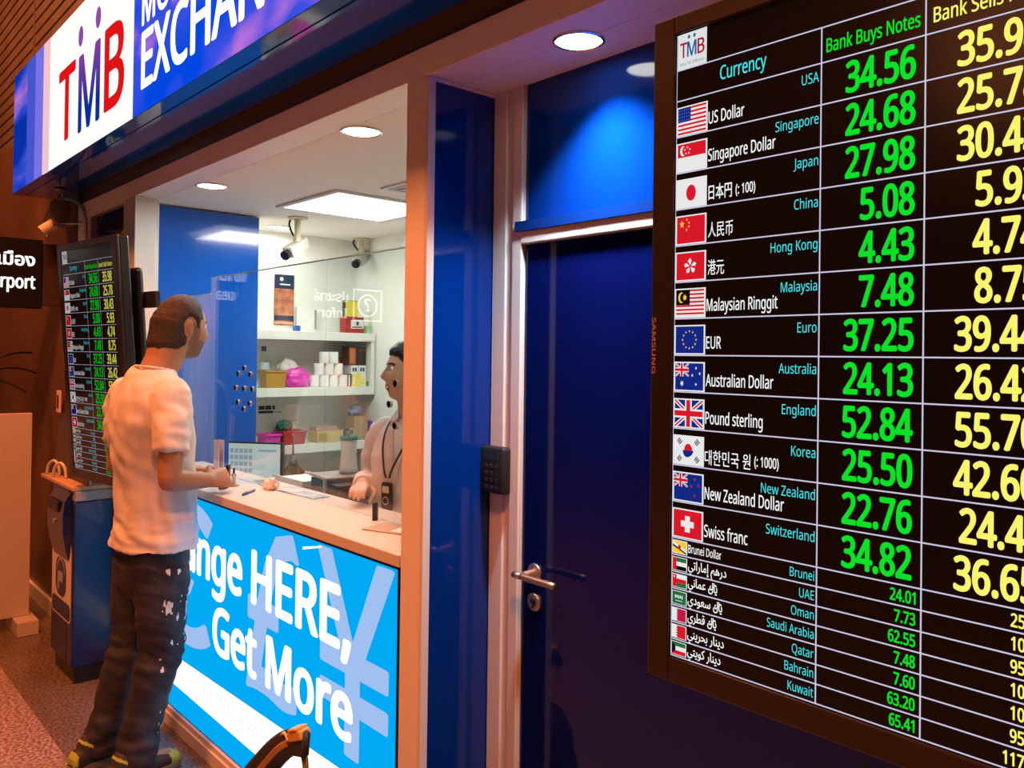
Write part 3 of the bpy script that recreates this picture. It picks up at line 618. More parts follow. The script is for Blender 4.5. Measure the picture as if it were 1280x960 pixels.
obj('label_print', bm, lab_b, lb)
bm = BM(); ringpoly(bm, P, -4.62, .52, .062, .074, 0, math.pi, .0016); poly(bm, P, rrect(-4.655, -4.585, .47, .525, .01), .0016); poly(bm, P, rrect(-4.68, -4.65, .425, .52, .012), .0016); obj('label_picture', bm, lab_s, lb)
bm = BM(); text(bm, P, 'TMB', -4.765, .625, .022, wk=.8, h=.001, bold=.01); obj('label_logo', bm, lab_b, lb)
t = thing('card_holder', 'small pinkish framed card clipped to the arched kiosk panel', 'card', (-4.93, 1.17, 1.375), 0)
bm = BM(); box(bm, -.035, .035, -.006, .004, -.06, .06, bev=.003); obj('frame', bm, mat('pink_card', (.75, .55, .52), .4), t)
bm = BM(); box(bm, -.016, .016, -.008, -.005, -.035, .035); obj('picture', bm, mat('card_picture', (.10, .02, .03), .4), t)
# white free-standing board with feet
t = thing('display_board', 'plain white free-standing board on block feet at the lower left', 'board', (-5.5, .35, 0))
board_m = mat('board_white', (.56, .50, .46), .5); obj('panel', boxes((-.02, .02, -.85, .81, .085, 1.28), bev=.003), board_m, t)
for q in (.76, -.75): obj('foot', boxes((-.15, .15, q-.035, q+.075, 0, .084), bev=.004), board_m, t)
# projecting airport sign
t = thing('hanging_sign', 'black projecting direction sign with white Thai and English lettering', 'sign', (-5.58, .75, 1.905))
obj('housing', boxes((-.05, .028, -.70, .465, 0, .415), bev=.004), mat('sign_black', (.004, .004, .004), .6, spec=.2), t)
bm = BM(); box(bm, -.04, .02, .466, .585, .02, .395, bev=.003); obj('wall_bracket', bm, mat('bracket_brown', (.04, .02, .015), .4), t)
P = Plane2((.0285, 0, 0), (0, 1, 0), (0, 0, 1)); sg = emis('sign_glow', (1, .99, .97), 1.25)
bm = BM(); text(bm, P, 'ท่าอากาศยานดอนเมือง', .425, .253, .075, wk=.98, align='R', bold=.035, h=.001); obj('thai_lettering', bm, sg, t)
bm = BM(); text(bm, P, 'Don Mueang Airport', .428, .118, .078, wk=.70, align='R', bold=.04, h=.001); obj('english_lettering', bm, sg, t)
# spotlight camera under the big sign
t = thing('security_camera', 'small wall camera on a bent bracket under the big lit sign', 'camera', (-5.20, 1.22, 2.582))
bm = BM(); tube(bm, [(-.02, 0, .0), (-.02, 0, -.045), (.06, 0, -.065), (.22, .01, -.09), (.34, .03, -.14), (.37, .04, -.22), (.37, .04, -.32)], .0095); lathe(bm, (-.02, 0, -.008), [(.03, 0), (.03, .008)], seg=16); obj('bracket', bm, brushed, t, True)
bm = BM(); tube(bm, [(-.02, 0, -.05), (-.20, .0, -.08), (-.33, 0, -.13), (-.35, 0, -.18), (-.27, 0, -.25)], .006); obj('cable', bm, brushed, t, True)
bm = BM(); box(bm, -.055, .045, -.04, .05, -.215, -.07, bev=.010); hd = obj('housing', bm, mat('camera_bronze', (.13, .09, .06), .4), t, 'auto')
bm = BM(); cyl(bm, (-.02, -.02, -.20), (-.035, -.085, -.25), .032, .030); cyl(bm, (-.035, -.085, -.25), (-.0352, -.0858, -.2506), .022, mi=1); obj('lens_barrel', bm, [cream_metal, black_gap], hd, 'auto')
bm = BM(); tube(bm, [(.03, 0, -.20), (.2, .02, -.22), (.368, .04, -.23)], .007, smooth=0); obj('brace', bm, brushed, t, True)
# potted palm beyond the board: thin dark fronds
t = thing('potted_palm', 'thin dark palm fronds above the white board at the left edge', 'plant', (-6.0, .84, 0))
bm = BM(); lathe(bm, (0, 0, 0), [(.13, 0), (.17, .34), (.185, .36), (.165, .37), (.15, .33), (.02, .32)]); obj('pot', bm, mat('pot_brown', (.12, .07, .05), .5), t, 'auto')
bm = BM(); tube(bm, [(0, 0, .3), (.01, 0, .8), (0, .02, 1.40)], [.02, .016, .012]); obj('stem', bm, mat('stem_brown', (.10, .07, .03), .6), t, True)
leaf_m = mat('frond_green', (.02, .03, .012), .4)
for az, up, ln in ((76, .42, .42), (88, .56, .40), (62, .30, .38), (160, .4, .5), (220, .35, .55), (300, .45, .5), (20, .3, .4)):
    bm = BM(); pts = []
    for k in range(9):
        s = k/8; pts.append(Vector((math.cos(R(az))*ln*s, .02+math.sin(R(az))*ln*s, 1.40+up*ln*2.4*s-.75*s*s*ln)))
    prev = None
    for k, p in enumerate(pts):
        w = .022*math.sin(min(1, .1+k/8)*math.pi*.93)+.002; sd = Vector((-math.sin(R(az)), math.cos(R(az)), 0))*w
        c = [bm.verts.new(p+sd+Vector((0, 0, .004))), bm.verts.new(p-Vector((0, 0, .006))), bm.verts.new(p-sd+Vector((0, 0, .004)))]
        if prev:
            for i in range(2): bm.faces.new((prev[i], prev[i+1], c[i+1], c[i]))
        prev = c
    o = obj('frond', bm, leaf_m, t, True); md = o.modifiers.new('thick', 'SOLIDIFY'); md.thickness = .002
# keypad by the door
t = thing('keypad', 'black access keypad on the aluminium door frame', 'keypad', (-1.775, YD-.014, 1.322))
bm = BM(); box(bm, -.052, .052, -.034, .0, -.068, .068, bev=.010, seg=3); obj('housing', bm, black_matte, t, 'auto')
bm = BM()
for r_ in range(4):
    for c_ in range(3): box(bm, -.028+c_*.022, -.014+c_*.022, -.0365, -.033, -.055+r_*.020, -.043+r_*.020, bev=.002)
obj('buttons', bm, mat('key_grey', (.022, .022, .022), .5), t)
bm = BM(); box(bm, -.03, .03, -.0355, -.033, .03, .055); obj('display', bm, mat('keypad_lcd', (.02, .05, .05), .2), t)
# information sign out in the hall (seen mirrored in the partition)
t = thing('information_sign', 'black hanging information sign with a question mark, out in the hall', 'sign', (-11.5, -4.05, 2.1))
obj('housing', boxes((-.08, .03, -.45, 1.75, 0, .72), bev=.006), mat('sign_black2', (.012, .010, .009), .35), t)
bm = BM(); box(bm, -.03, -.01, .2, .24, .72, 2.0); box(bm, -.03, -.01, 1.2, 1.24, .72, 2.0); obj('hanger', bm, brushed, t)
P = Plane2((.031, 0, 0), (0, 1, 0), (0, 0, 1)); sg2 = emis('info_glow', (1, .99, .97), 3.0)
bm = BM()
for q in ((-.38, .17, .10, .125), (-.38, .17, .60, .625), (-.38, -.355, .125, .6), (.145, .17, .125, .6)): rect(bm, P, *q, .001)
ringpoly(bm, P, -.105, .36, .16, .19, 0, 2*math.pi, .001); text(bm, P, '?', -.105, .27, .2, align='C', bold=.05, h=.001); obj('symbol', bm, sg2, t)
bm = BM(); text(bm, P, 'ประชาสัมพันธ์', .26, .40, .16, bold=.03, h=.001); obj('thai_lettering', bm, sg2, t)
bm = BM(); text(bm, P, 'Information', .28, .14, .15, bold=.03, h=.001); obj('english_lettering', bm, sg2, t)
# ================================================================== INSIDE THE BOOTH
def Yp(px): return 2.207+(px-328)*.00566
SZ0, SZ1, SZ2 = 1.090, 1.443, 1.793                 # shelf tops
t = thing('shelf_unit', 'white open shelf unit along the booth side wall', 'shelf unit', (-4.73, 2.52, 0))
shw = mat('shelf_white', (.78, .79, .73), .5)
for z in (SZ0, SZ1, SZ2): obj('shelf', boxes((-.128, .13, -.455, .452, z-.055, z-.0005), bev=.002), shw, t)
obj('side_panel', boxes((-.128, .125, .426, .452, SZ1, SZ2-.056)), shw, t); obj('side_panel', boxes((-.128, .125, -.455, -.43, .62, SZ2-.056)), shw, t)
obj('back_panel', boxes((-.129, -.126, -.43, .45, .62, SZ2-.056)), room_white, t); obj('upright', boxes((-.126, -.10, -.02, .02, 0, SZ0-.056)), shw, t)
bm = BM(); box(bm, .126, .131, .35, .44, SZ2-.05, SZ2-.046); obj('shelf_clip', bm, cream_metal, t)
def crate(name, label, cat, x, y, z, w, d, h, m, taper=.88, rim=True, group=None):
    t = thing(name, label, cat, (x, y, z), 0, group); bm = BM(); th = .004
    def ring(s, zz, ins): return [bm.verts.new((sx_*(d/2*s-ins), sy_*(w/2*s-ins), zz)) for sx_, sy_ in ((-1, -1), (1, -1), (1, 1), (-1, 1))]
    rs = [ring(taper, .0005, 0), ring(1, h, 0), ring(1, h, th), ring(taper, th, th)]
    bm.faces.new(rs[0][::-1])
    for a, b in zip(rs, rs[1:]):
        for k in range(4): bm.faces.new((a[k], a[(k+1) % 4], b[(k+1) % 4], b[k]))
    bm.faces.new(rs[-1]); obj('body', bm, m, t)
    if rim:
        bm = BM()
        for q in ((-d/2-.006, d/2+.006, -w/2-.006, -w/2+.002), (-d/2-.006, d/2+.006, w/2-.002, w/2+.006), (-d/2-.006, -d/2+.002, -w/2, w/2), (d/2-.002, d/2+.006, -w/2, w/2)): box(bm, *q, h-.012, h+.001, bev=.002)
        obj('rim', bm, m, t)
    return t
amber = mat('amber_plastic', (.50, .27, .04), .35); pink_p = mat('pink_plastic', (.75, .05, .42), .35); red_p = mat('red_plastic', (.45, .012, .015), .35)
crate('basket', 'amber plastic basket on the middle shelf at its left end', 'basket', -4.655, Yp(340), SZ1, .135, .10, .105, amber)
t = thing('water_bottle', 'clear water bottle with blue cap behind the amber basket', 'bottle', (-4.79, Yp(341), SZ1))
bm = BM(); lathe(bm, (0, 0, .0005), [(.030, 0), (.033, .01), (.033, .05), (.031, .055), (.033, .06), (.033, .15), (.028, .18), (.013, .215), (.013, .225)]); obj('body', bm, clear_plastic, t, True)
bm = BM(); lathe(bm, (0, 0, .222), [(.0155, 0), (.0155, .03), (.014, .032)]); obj('cap', bm, mat('cap_blue', (.02, .12, .25), .4), t, 'auto')
bm = BM(); lathe(bm, (0, 0, .11), [(.0337, 0), (.0337, .045)]); obj('label', bm, mat('bottle_label', (.55, .68, .72), .5), t, 'auto')
def blob(name, label, cat, loc, r, m, seed, amp=.25, sub=4):
    bm = BM(); bmesh.ops.create_icosphere(bm, subdivisions=sub, radius=1)
    for v in bm.verts:
        n = v.co.normalized(); k = 1+amp*noise.noise(n*2.2+Vector((seed, 0, 0)))+amp*.5*noise.noise(n*6+Vector((seed, 3, 0)))
        v.co = Vector((n.x*r[0]*k, n.y*r[1]*k, max(-r[2]*.72, n.z*r[2]*k)+r[2]*.72))
    o = obj(name, bm, m, None, True); o.location = loc; return tag(o, label, cat)
blob('plastic_bag', 'bright pink plastic bag lying on the middle shelf', 'bag', (-4.67, Yp(369), SZ1), (.055, .09, .07), mat('bag_pink', (.82, .06, .50), .3), 2.3)
blob('plastic_bag', 'pale crumpled plastic bag on the middle shelf behind the pink bag', 'bag', (-4.785, Yp(370), SZ1), (.05, .085, .10), mat('bag_pale', (.74, .70, .62), .35), 5.1)
def roll(i, px, z, x=-4.67):
    t = thing('paper_roll', 'small white paper roll in the stack on the middle shelf', 'paper roll', (x, Yp(px), z), 0, 'paper rolls stacked on the middle shelf')
    if i == 0:
        bm = BM(); lathe(bm, (0, 0, .0004), [(.0305, 0), (.0315, .002), (.0315, .0725), (.0305, .0742), (.009, .0742), (.009, .0695), (.001, .0695)], seg=28); obj('paper', bm, paper, t, 'auto')
        bm = BM(); lathe(bm, (0, 0, .0700), [(.0089, 0), (.0089, .0045), (.0065, .0045), (.0065, .001)], seg=16); obj('core', bm, mat('core_brown', (.35, .25, .15), .6), t, 'auto')
        global ROLL0; ROLL0 = t
    else:
        for ch in ROLL0.children: c = ch.copy(); COL.objects.link(c); c.parent = t
spots = [(391, 0), (403.2, 0), (415.4, 0), (427.6, 0), (397, 1), (409.3, 1), (421.5, 1), (403.2, 2), (415.4, 2)]
for i, (px, lv) in enumerate(spots): roll(i, px, SZ1+lv*.0748)
def carton(name, label, cat, x, y, z, d, w, h, m, band=None, bandm=None, rz=0):
    t = thing(name, label, cat, (x, y, z), rz); obj('carton', boxes((-d/2, d/2, -w/2, w/2, .0005, h), bev=.0015), m, t)
    if band:
        bm = BM()
        for a0, a1, b0, b1 in band: box(bm, d/2-.001, d/2+.0006, -w/2+a0*w, -w/2+a1*w, h*b0, h*b1)
        obj('print', bm, bandm, t)
    return t
brown_b = mat('brown_card', (.13, .05, .03), .5); dark_b = mat('dark_card', (.035, .018, .015), .45); yel_b = mat('yellow_card', (.80, .66, .08), .5); cream_b = mat('cream_card', (.76, .72, .52), .5); wht_b = mat('white_card', (.78, .78, .74), .5); grn_b = mat('green_card', (.12, .38, .10), .5); org = mat('orange_print', (.55, .16, .04), .5); navy_pr = mat('navy_print', (.02, .03, .12), .5)
carton('box', 'brown carton standing behind the paper rolls', 'box', -4.80, Yp(430), SZ1, .08, .07, .19, brown_b, [(.2, .8, .55, .9)], org)
yb = carton('box', 'yellow carton in the bottom layer of the box stack by the paper rolls', 'box', -4.68, Yp(441.5), SZ1, .10, .062, .08, yel_b, [(.12, .4, .2, .8)], cream_b)
carton('box', 'cream carton with dotted print beside the yellow carton', 'box', -4.68, Yp(451), SZ1, .10, .044, .08, cream_b, [(.15, .85, .2, .35), (.15, .85, .5, .6)], yel_b)
carton('box', 'left one of two white cartons with dark print, stacked on the yellow carton', 'box', -4.685, Yp(440.3), SZ1+.0805, .09, .053, .056, wht_b, [(.2, .45, .3, .75), (.55, .8, .3, .75)], navy_pr)
carton('box', 'right one of two white cartons with dark print, stacked on the cream carton', 'box', -4.685, Yp(450.6), SZ1+.0805, .09, .053, .056, wht_b, [(.2, .45, .3, .75), (.55, .8, .3, .75)], navy_pr)
carton('box', 'tall brown box with orange print on top of the box stack', 'box', -4.70, Yp(439.5), SZ1+.137, .09, .06, .125, brown_b, [(.1, .75, .1, .9)], org)
carton('box', 'tall almost black box on top of the stack, next to the shelf end', 'box', -4.70, Yp(451.2), SZ1+.137, .09, .064, .120, dark_b, [(.1, .9, .8, .88)], brown_b)
carton('box', 'small green carton at the right end of the middle shelf', 'box', -4.66, Yp(461.2), SZ1, .06, .05, .032, grn_b)
carton('notebook', 'slim dark and white notebook standing between rolls and yellow carton', 'notebook', -4.68, Yp(433.7), SZ1, .09, .02, .08, navy_pr, [(.0, .5, .05, .95)], wht_b)
# top shelf
t = thing('desk_calendar', 'red boxed desk calendar with a yellow card on the top shelf', 'calendar', (-4.68, Yp(440), SZ2))
obj('base_box', boxes((-.035, .035, -.07, .07, .0005, .105), bev=.002), mat('calendar_red', (.36, .02, .02), .45), t)
bm = BM(); box(bm, .0345, .0358, -.028, .066, .03, .085); obj('name_label', bm, mat('calendar_label', (.7, .7, .68), .5), t)
bm = BM(); box(bm, .0353, .0365, -.018, .056, .035, .043); box(bm, .0353, .0365, .012, .03, .052, .075); obj('label_print', bm, navy_pr, t)
bm = BM(); box(bm, -.016, .008, -.065, .04, .1055, .215, bev=.001); obj('card_stand', bm, dark_b, t)
bm = BM(); box(bm, .0085, .010, -.055, .04, .108, .212); obj('yellow_card', bm, mat('calendar_yellow', (.72, .62, .06), .35), t)
carton('box', 'tiny pale green box at the right end of the top shelf', 'box', -4.66, 2.945, SZ2, .04, .03, .05, mat('pale_green', (.35, .62, .28), .5))
t = thing('wall_poster', 'dark blue and orange poster on the wall above the shelves', 'poster', (-4.856, 2.443, 1.835))
obj('sheet', boxes((0, .003, -.068, .068, 0, .325)), mat('poster_orange', (.62, .25, .11), .5, var=(22, (.30, .08, .05))), t)
bm = BM(); box(bm, .003, .004, -.0675, .0675, .235, .325); box(bm, .003, .004, -.0675, .0675, .03, .062); obj('header', bm, mat('poster_navy', (.006, .022, .07), .4), t)
bm = BM(); lathe(bm, (.004, -.02, .296), [(.012, 0), (.012, .0008), (.002, .0008)], axis=(1, 0, 0)); box(bm, .004, .0048, -.03, .04, .258, .266); obj('poster_mark', bm, wht_b, t)
bm = BM(); box(bm, .003, .004, -.0675, .0675, .008, .022); obj('footer', bm, mat('poster_pink', (.75, .38, .28), .5), t)
t = thing('notice_sheet', 'pale framed notice leaning on the wall above the shelves', 'notice', (-4.84, 2.592, SZ2+.001))
obj('board', boxes((-.004, .004, -.075, .075, 0, .16)), paper, t)
bm = BM(); box(bm, .004, .0055, -.075, -.07, 0, .16); box(bm, .004, .0055, .06, .075, .02, .15); box(bm, .004, .0055, -.07, .075, 0, .004); obj('edging', bm, grey_plastic, t)
carton('box', 'small blue box on the top shelf below the poster', 'box', -4.79, 2.50, SZ2, .03, .04, .04, mat('box_blue', (.02, .12, .45), .4))
# bottom shelf
crate('basket', 'small pink plastic basket on the lowest shelf', 'basket', -4.665, 2.262, SZ0, .10, .12, .072, pink_p)
crate('basket', 'red plastic basket on the lowest shelf next to the pink basket', 'basket', -4.665, 2.405, SZ0, .155, .12, .085, red_p)
blob('cloth', 'dark green cloth bundle lying on the red basket', 'cloth', (-4.665, 2.36, SZ0+.0855), (.045, .05, .038), mat('green_cloth', (.01, .10, .07), .8), 8.2, .3)
t = thing('glass_jar', 'round glass jar with a pale lid behind the red basket', 'jar', (-4.79, 2.47, SZ0))
bm = BM(); lathe(bm, (0, 0, .0005), [(.045, 0), (.05, .01), (.05, .10), (.042, .115)]); obj('body', bm, mat('jar_olive', (.42, .40, .28), .15), t, True)
bm = BM(); lathe(bm, (0, 0, .115), [(.046, 0), (.046, .018), (.043, .02)]); obj('lid', bm, cream_metal, t, 'auto')
carton('box', 'low yellowish wooden box in the middle of the lowest shelf', 'box', -4.67, 2.66, SZ0, .12, .20, .07, mat('straw_wood', (.62, .47, .20), .5), [(.05, .35, .15, .85)], mat('straw_dark', (.42, .28, .10), .5))
carton('flat_pack', 'pinkish flat pack on top of the yellowish wooden box', 'packet', -4.68, 2.64, SZ0+.0705, .09, .15, .028, mat('dusty_pink', (.48, .28, .24), .5))
carton('box', 'brown carton at the right end of the lowest shelf', 'box', -4.68, 2.885, SZ0, .12, .105, .155, mat('kraft', (.36, .26, .15), .6), [(.45, .55, 0, 1)], mat('kraft_tape', (.46, .34, .20), .4))
carton('folder', 'narrow blue folder standing at the far right of the lowest shelf', 'folder', -4.66, 2.952, SZ0, .11, .024, .125, mat('folder_blue', (.02, .06, .35), .4))
blob('pouch', 'grey blue pouch lying on the brown carton of the lowest shelf', 'pouch', (-4.69, 2.88, SZ0+.155), (.04, .05, .045), mat('pouch_blue', (.10, .20, .32), .6), 1.7, .3)
t = thing('wall_calendar', 'white sheet with black heading on the wall above the lowest shelf', 'notice', (-4.8585, 2.36, 1.20))
obj('sheet', boxes((.003, .006, -.085, .085, 0, .13)), paper, t)
bm = BM()
for a, b_ in ((-.08, -.04), (-.035, .005), (.012, .03)): box(bm, .006, .007, a, b_, .095, .12)
box(bm, .006, .007, -.08, .02, .072, .088); box(bm, .006, .007, .03, .075, .075, .08); obj('heading', bm, black_matte, t)
t = thing('feather_duster', 'brown feather duster hanging from the lowest shelf by its red handle', 'duster', (-4.588, 2.385, 1.16))
bm = BM(); tube(bm, [(0, 0, 0), (0, 0, -.06), (.002, 0, -.13)], [.006, .005, .007]); obj('handle', bm, red_p, t, True)
bm = BM(); lathe(bm, (.002, 0, -.16), [(.008, .03), (.012, .02), (.02, 0), (.03, -.03)]); obj('collar', bm, dark_b, t, True)
bm = BM(); rnd = random.Random(3)
for k in range(230):
    th, el = rnd.uniform(0, 6.283), rnd.uniform(.05, .75); L = rnd.uniform(.12, .22)
    d = Vector((math.cos(th)*math.sin(el), math.sin(th)*math.sin(el), -math.cos(el))); p0 = Vector((.002, 0, -.16))+d*.02; p1 = p0+d*L*.6; p2 = p0+d*L+Vector((0, 0, -.03))
    s = d.cross(Vector((0, 0, 1))).normalized()*.006
    a = [bm.verts.new(q) for q in (p0-s*.3, p0+s*.3, p1+s, p2, p1-s)]; bm.faces.new(a)
o = obj('feathers', bm, mat('feather_brown', (.16, .085, .03), .8, var=(40, (.06, .03, .012))), t, recalc=False); o.modifiers.new('thick', 'SOLIDIFY').thickness = .0015
def cctv(label, x, y, drop, yaw, tilt):
    t = thing('ceiling_camera', label, 'camera', (x, y, ZC-.0005), R(yaw))
    bm = BM(); lathe(bm, (0, 0, 0), [(.058, 0), (.058, -.008), (.020, -.012), (.017, -.02), (.016, -drop+.02), (.022, -drop+.01), (.022, -drop-.03), (.008, -drop-.035)], seg=24); obj('mount', bm, cream_metal, t, 'auto')
    bm = BM(); box(bm, -.035, .035, -.10, .075, -.03, .035, bev=.010); h = obj('housing', bm, mat('camera_shell', (.52, .50, .44), .4), t, 'auto'); h.location = (0, .0, -drop-.055); h.rotation_euler = (R(tilt), 0, 0)
    bm = BM(); cyl(bm, (0, -.100, .0), (0, -.135, .0), .026, .028); cyl(bm, (0, -.1352, .0), (0, -.137, .0), .022, mi=1); o = obj('lens', bm, [black_plastic, mat('lens_glass', (.01, .01, .02), .05)], h, 'auto')
    bm = BM(); tube(bm, [(-.05, 0, -.012), (-.062, .01, -drop*.35), (-.045, .02, -drop*.8), (-.012, .03, -drop-.02)], .006); obj('cable', bm, black_matte, t, True)
cctv('cream ceiling camera in the booth nearer the blue cupboard, lens tilted down', -4.25, 2.215, .115, 28, 28)
cctv('cream ceiling camera deep in the booth near the back wall corner', -4.70, 2.92, .075, 40, 25)
# behind the counter
t = thing('monitor', 'thin dark-edged computer screen showing a pale table, at the left of the desk', 'monitor', (-3.99, 1.86, .93))
t.rotation_euler = (0, 0, R(38)); hw = .15
obj('casing', boxes((-hw, hw, .0, .03, .04, .262), bev=.004), black_plastic, t)
obj('screen', boxes((-hw+.004, hw-.012, -.002, .0, .05, .254)), emis('monitor_glow', (.62, .68, .66), .85), t)
P = Plane2((0, -.0022, 0), (1, 0, 0), (0, 0, 1)); bm = BM()
for i in range(5):
    for j in range(5): rect(bm, P, -hw+.012+i*.026, -hw+.032+i*.026, .07+j*.034, .092+j*.034, .0006)
rect(bm, P, .02, .12, .215, .225, .0006); obj('screen_table', bm, emis('monitor_ink', (.35, .42, .50), .8), t)
bm = BM(); box(bm, -.02, .02, .03, .045, 0, .2); box(bm, -.08, .08, -.03, .08, .0003, .012, bev=.003); obj('stand', bm, black_plastic, t)
t = thing('acrylic_stand', 'narrow clear acrylic stand on the counter by the monitor', 'stand', (-3.86, 1.615, 1.0805))
bm = BM(); box(bm, -.03, .03, -.014, -.010, 0, .15, bev=.001); box(bm, -.03, .03, .010, .014, 0, .15, bev=.001); box(bm, -.03, .03, -.010, .010, 0, .004); obj('body', bm, mat('acrylic', (.66, .55, .68), .15), t)
t = thing('paper_tray', 'white paper tray lying on a dark box on the desk', 'tray', (-3.54, 1.90, 1.006))
bm = BM(); box(bm, -.15, .15, -.09, .09, 0, .012, bev=.003); box(bm, -.15, .15, .08, .09, .012, .06); box(bm, -.15, .15, -.09, -.08, .012, .06); box(bm, .14, .15, -.08, .08, .012, .06); obj('tray', bm, light_grey, t)
obj('sheets', boxes((-.13, .135, -.075, .075, .0125, .05)), paper, t)
carton('box', 'dark flat box with violet print under the white paper tray', 'box', -3.53, 1.90, .9305, .38, .19, .075, dark_b, [(.1, .9, .3, .8)], mat('violet_print', (.20, .14, .38), .5)).rotation_euler = (0, 0, 0)
t = thing('banknote_counter', 'black banknote counting machine on the desk', 'machine', (-3.20, 1.88, .9305), R(-8))
obj('body', boxes((-.09, .05, -.09, .09, .0005, .17), bev=.006), black_plastic, t); obj('side_panel', boxes((.0505, .085, -.09, .09, .0005, .175), bev=.004), brushed, t); obj('top_tray', boxes((-.095, .10, -.095, .10, .1755, .188), bev=.004), grey_plastic, t); obj('rear_unit', boxes((.0855, .19, -.08, .095, .06, .165), bev=.006), black_matte, t)
obj('foot', boxes((.0855, .19, -.08, .095, .0005, .055), bev=.004), light_grey, t)
t = thing('dispenser', 'clear tube-shaped container with teal rim standing on the note machine', 'container', (-3.19, 1.93, 1.1205))
bm = BM(); n = 30; rr = lambda r_, z: [bm.verts.new((r_*(1+.05*math.cos(10*2*math.pi*k/n))*math.cos(2*math.pi*k/n), r_*(1+.05*math.cos(10*2*math.pi*k/n))*math.sin(2*math.pi*k/n), z)) for k in range(n)]
rs = [rr(.042, .0005), rr(.037, .03), rr(.033, .08), rr(.037, .15), rr(.035, .15), rr(.031, .08), rr(.035, .03)]
for a, b_ in zip(rs, rs[1:]):
    for k in range(n): bm.faces.new((a[k], a[(k+1) % n], b_[(k+1) % n], b_[k]))
bm.faces.new(rs[0][::-1]); bm.faces.new(rs[-1]); obj('body', bm, mat('milky_plastic', (.66, .72, .70), .3), t, True)
bm = BM(); lathe(bm, (0, 0, .15), [(.040, 0), (.042, .004), (.042, .016), (.034, .016), (.034, .002)]); obj('rim', bm, mat('teal_plastic', (.02, .30, .25), .4), t, 'auto')
t = thing('scissors', 'scissors standing in the teal-rimmed container', 'scissors', (-3.19, 1.93, 1.155))
for s in (-1, 1):
    bm = BM(); tube(bm, [(s*.002, s*.008, 0), (s*.002, -s*.012, .13)], .003, smooth=0); obj('blade', bm, steel, t)
    bm = BM(); tube(bm, [(0, -s*.012+.014*math.cos(a), .145+.018*math.sin(a)) for a in [k*math.pi/6-1.2 for k in range(12)]], .0035, smooth=2); obj('handle', bm, mat('scissor_handle%d' % s, (.02, .12, .16) if s > 0 else (.6, .6, .58), .4), t, True)
# on the worktop
t = thing('brochure', 'flat blue brochures on the worktop behind the partition', 'brochure', (-3.03, 1.612, 1.0805), R(4))
obj('cover', boxes((-.15, .15, -.038, .038, .0004, .004)), mat('brochure_blue', (.12, .36, .62), .4, var=(18, (.55, .70, .80))), t)
bm = BM(); box(bm, -.13, -.02, -.03, .03, .004, .0052); obj('picture', bm, mat('brochure_pale', (.6, .72, .85), .4), t)
t = thing('leaflet', 'grey lilac leaflet lying flat on the worktop, left of the brochures', 'leaflet', (-3.36, 1.62, 1.0805), R(-12))
obj('sheet', boxes((-.10, .10, -.032, .032, .0004, .003)), mat('leaflet_lilac', (.42, .42, .52), .5), t); bm = BM(); box(bm, -.09, -.01, -.026, .026, .003, .0038); obj('print', bm, mat('leaflet_dark', (.22, .22, .32), .5), t)
t = thing('pen', 'blue ballpoint pen lying on the worktop in front of the hand', 'pen', (-3.16, 1.452, 1.0865), R(132))
bm = BM(); tube(bm, [(-.065, 0, 0), (.045, 0, 0)], .0052, smooth=0); obj('barrel', bm, mat('pen_blue', (.03, .14, .42), .3), t, True)
bm = BM(); cyl(bm, (.045, 0, 0), (.062, 0, 0), .005, .0015); obj('tip', bm, steel, t, True); bm = BM(); tube(bm, [(-.06, 0, .006), (-.02, 0, .007)], .0014, smooth=0); obj('clip', bm, steel, t)
t = thing('pen_holder', 'little grey upright pen holder on the worktop near the hand', 'pen holder', (-3.37, 1.477, 1.0805))
bm = BM(); lathe(bm, (0, 0, 0), [(.022, 0), (.022, .006), (.008, .008), (.007, .04), (.010, .045), (.010, .055), (.005, .055)]); obj('stand', bm, brushed, t, 'auto'); bm = BM(); lathe(bm, (0, 0, .055), [(.0045, 0), (.0045, .02), (.002, .024)]); obj('pen_cap', bm, black_plastic, t, True)
o = blob('crumpled_paper', 'small crumpled cream paper on the worktop by the brochures', 'paper', (-3.20, 1.565, 1.0808), (.035, .028, .026), mat('crumpled', (.80, .70, .60), .7), 4.4, .5)
t = thing('document_wallet', 'open clear grey document wallet on the worktop by the white post', 'folder', (-2.17, 1.532, 1.0805), R(20))
obj('wallet', boxes((-.14, .14, -.055, .07, .0004, .004), bev=.001), mat('wallet_grey', (.42, .41, .34), .3), t); bm = BM(); box(bm, -.03, .13, -.05, .04, .0043, .007); obj('sheet', bm, paper, t); bm = BM(); box(bm, .03, .135, -.056, -.049, .0072, .009); obj('strip', bm, mat('strip_blue', (.02, .16, .5), .4), t)
# ================================================================== BACKPACK in the foreground
t = thing('backpack', 'black backpack with yellow webbing and buckles, only its top strap showing', 'backpack', (-2.10, 1.13, 0))
nyl = mat('black_nylon', (.022, .017, .016), .65, bump=(220, .15)); web = mat('yellow_webbing', (.62, .30, .05), .6)
bm = BM(); loft(bm, [((0, 0, .001), (1, 0, 0), (0, 1, 0), .15, .08, 3), ((0, 0, .03), (1, 0, 0), (0, 1, 0), .165, .092, 3), ((0, 0, .2), (1, 0, 0), (0, 1, 0), .165, .095, 3), ((0, 0, .34), (1, 0, 0), (0, 1, 0), .15, .085, 2.6), ((.01, 0, .40), (1, 0, 0), (0, 1, 0), .11, .06, 2.3), ((.01, 0, .425), (1, 0, 0), (0, 1, 0), .05, .03, 2)]); obj('body', bm, nyl, t, True)
bm = BM(); loft(bm, [((0, -.085, .05), (1, 0, 0), (0, 1, 0), .11, .03, 3), ((0, -.092, .12), (1, 0, 0), (0, 1, 0), .125, .035, 3), ((0, -.088, .22), (1, 0, 0), (0, 1, 0), .115, .03, 3)]); pk = obj('front_pocket', bm, nyl, t, True)
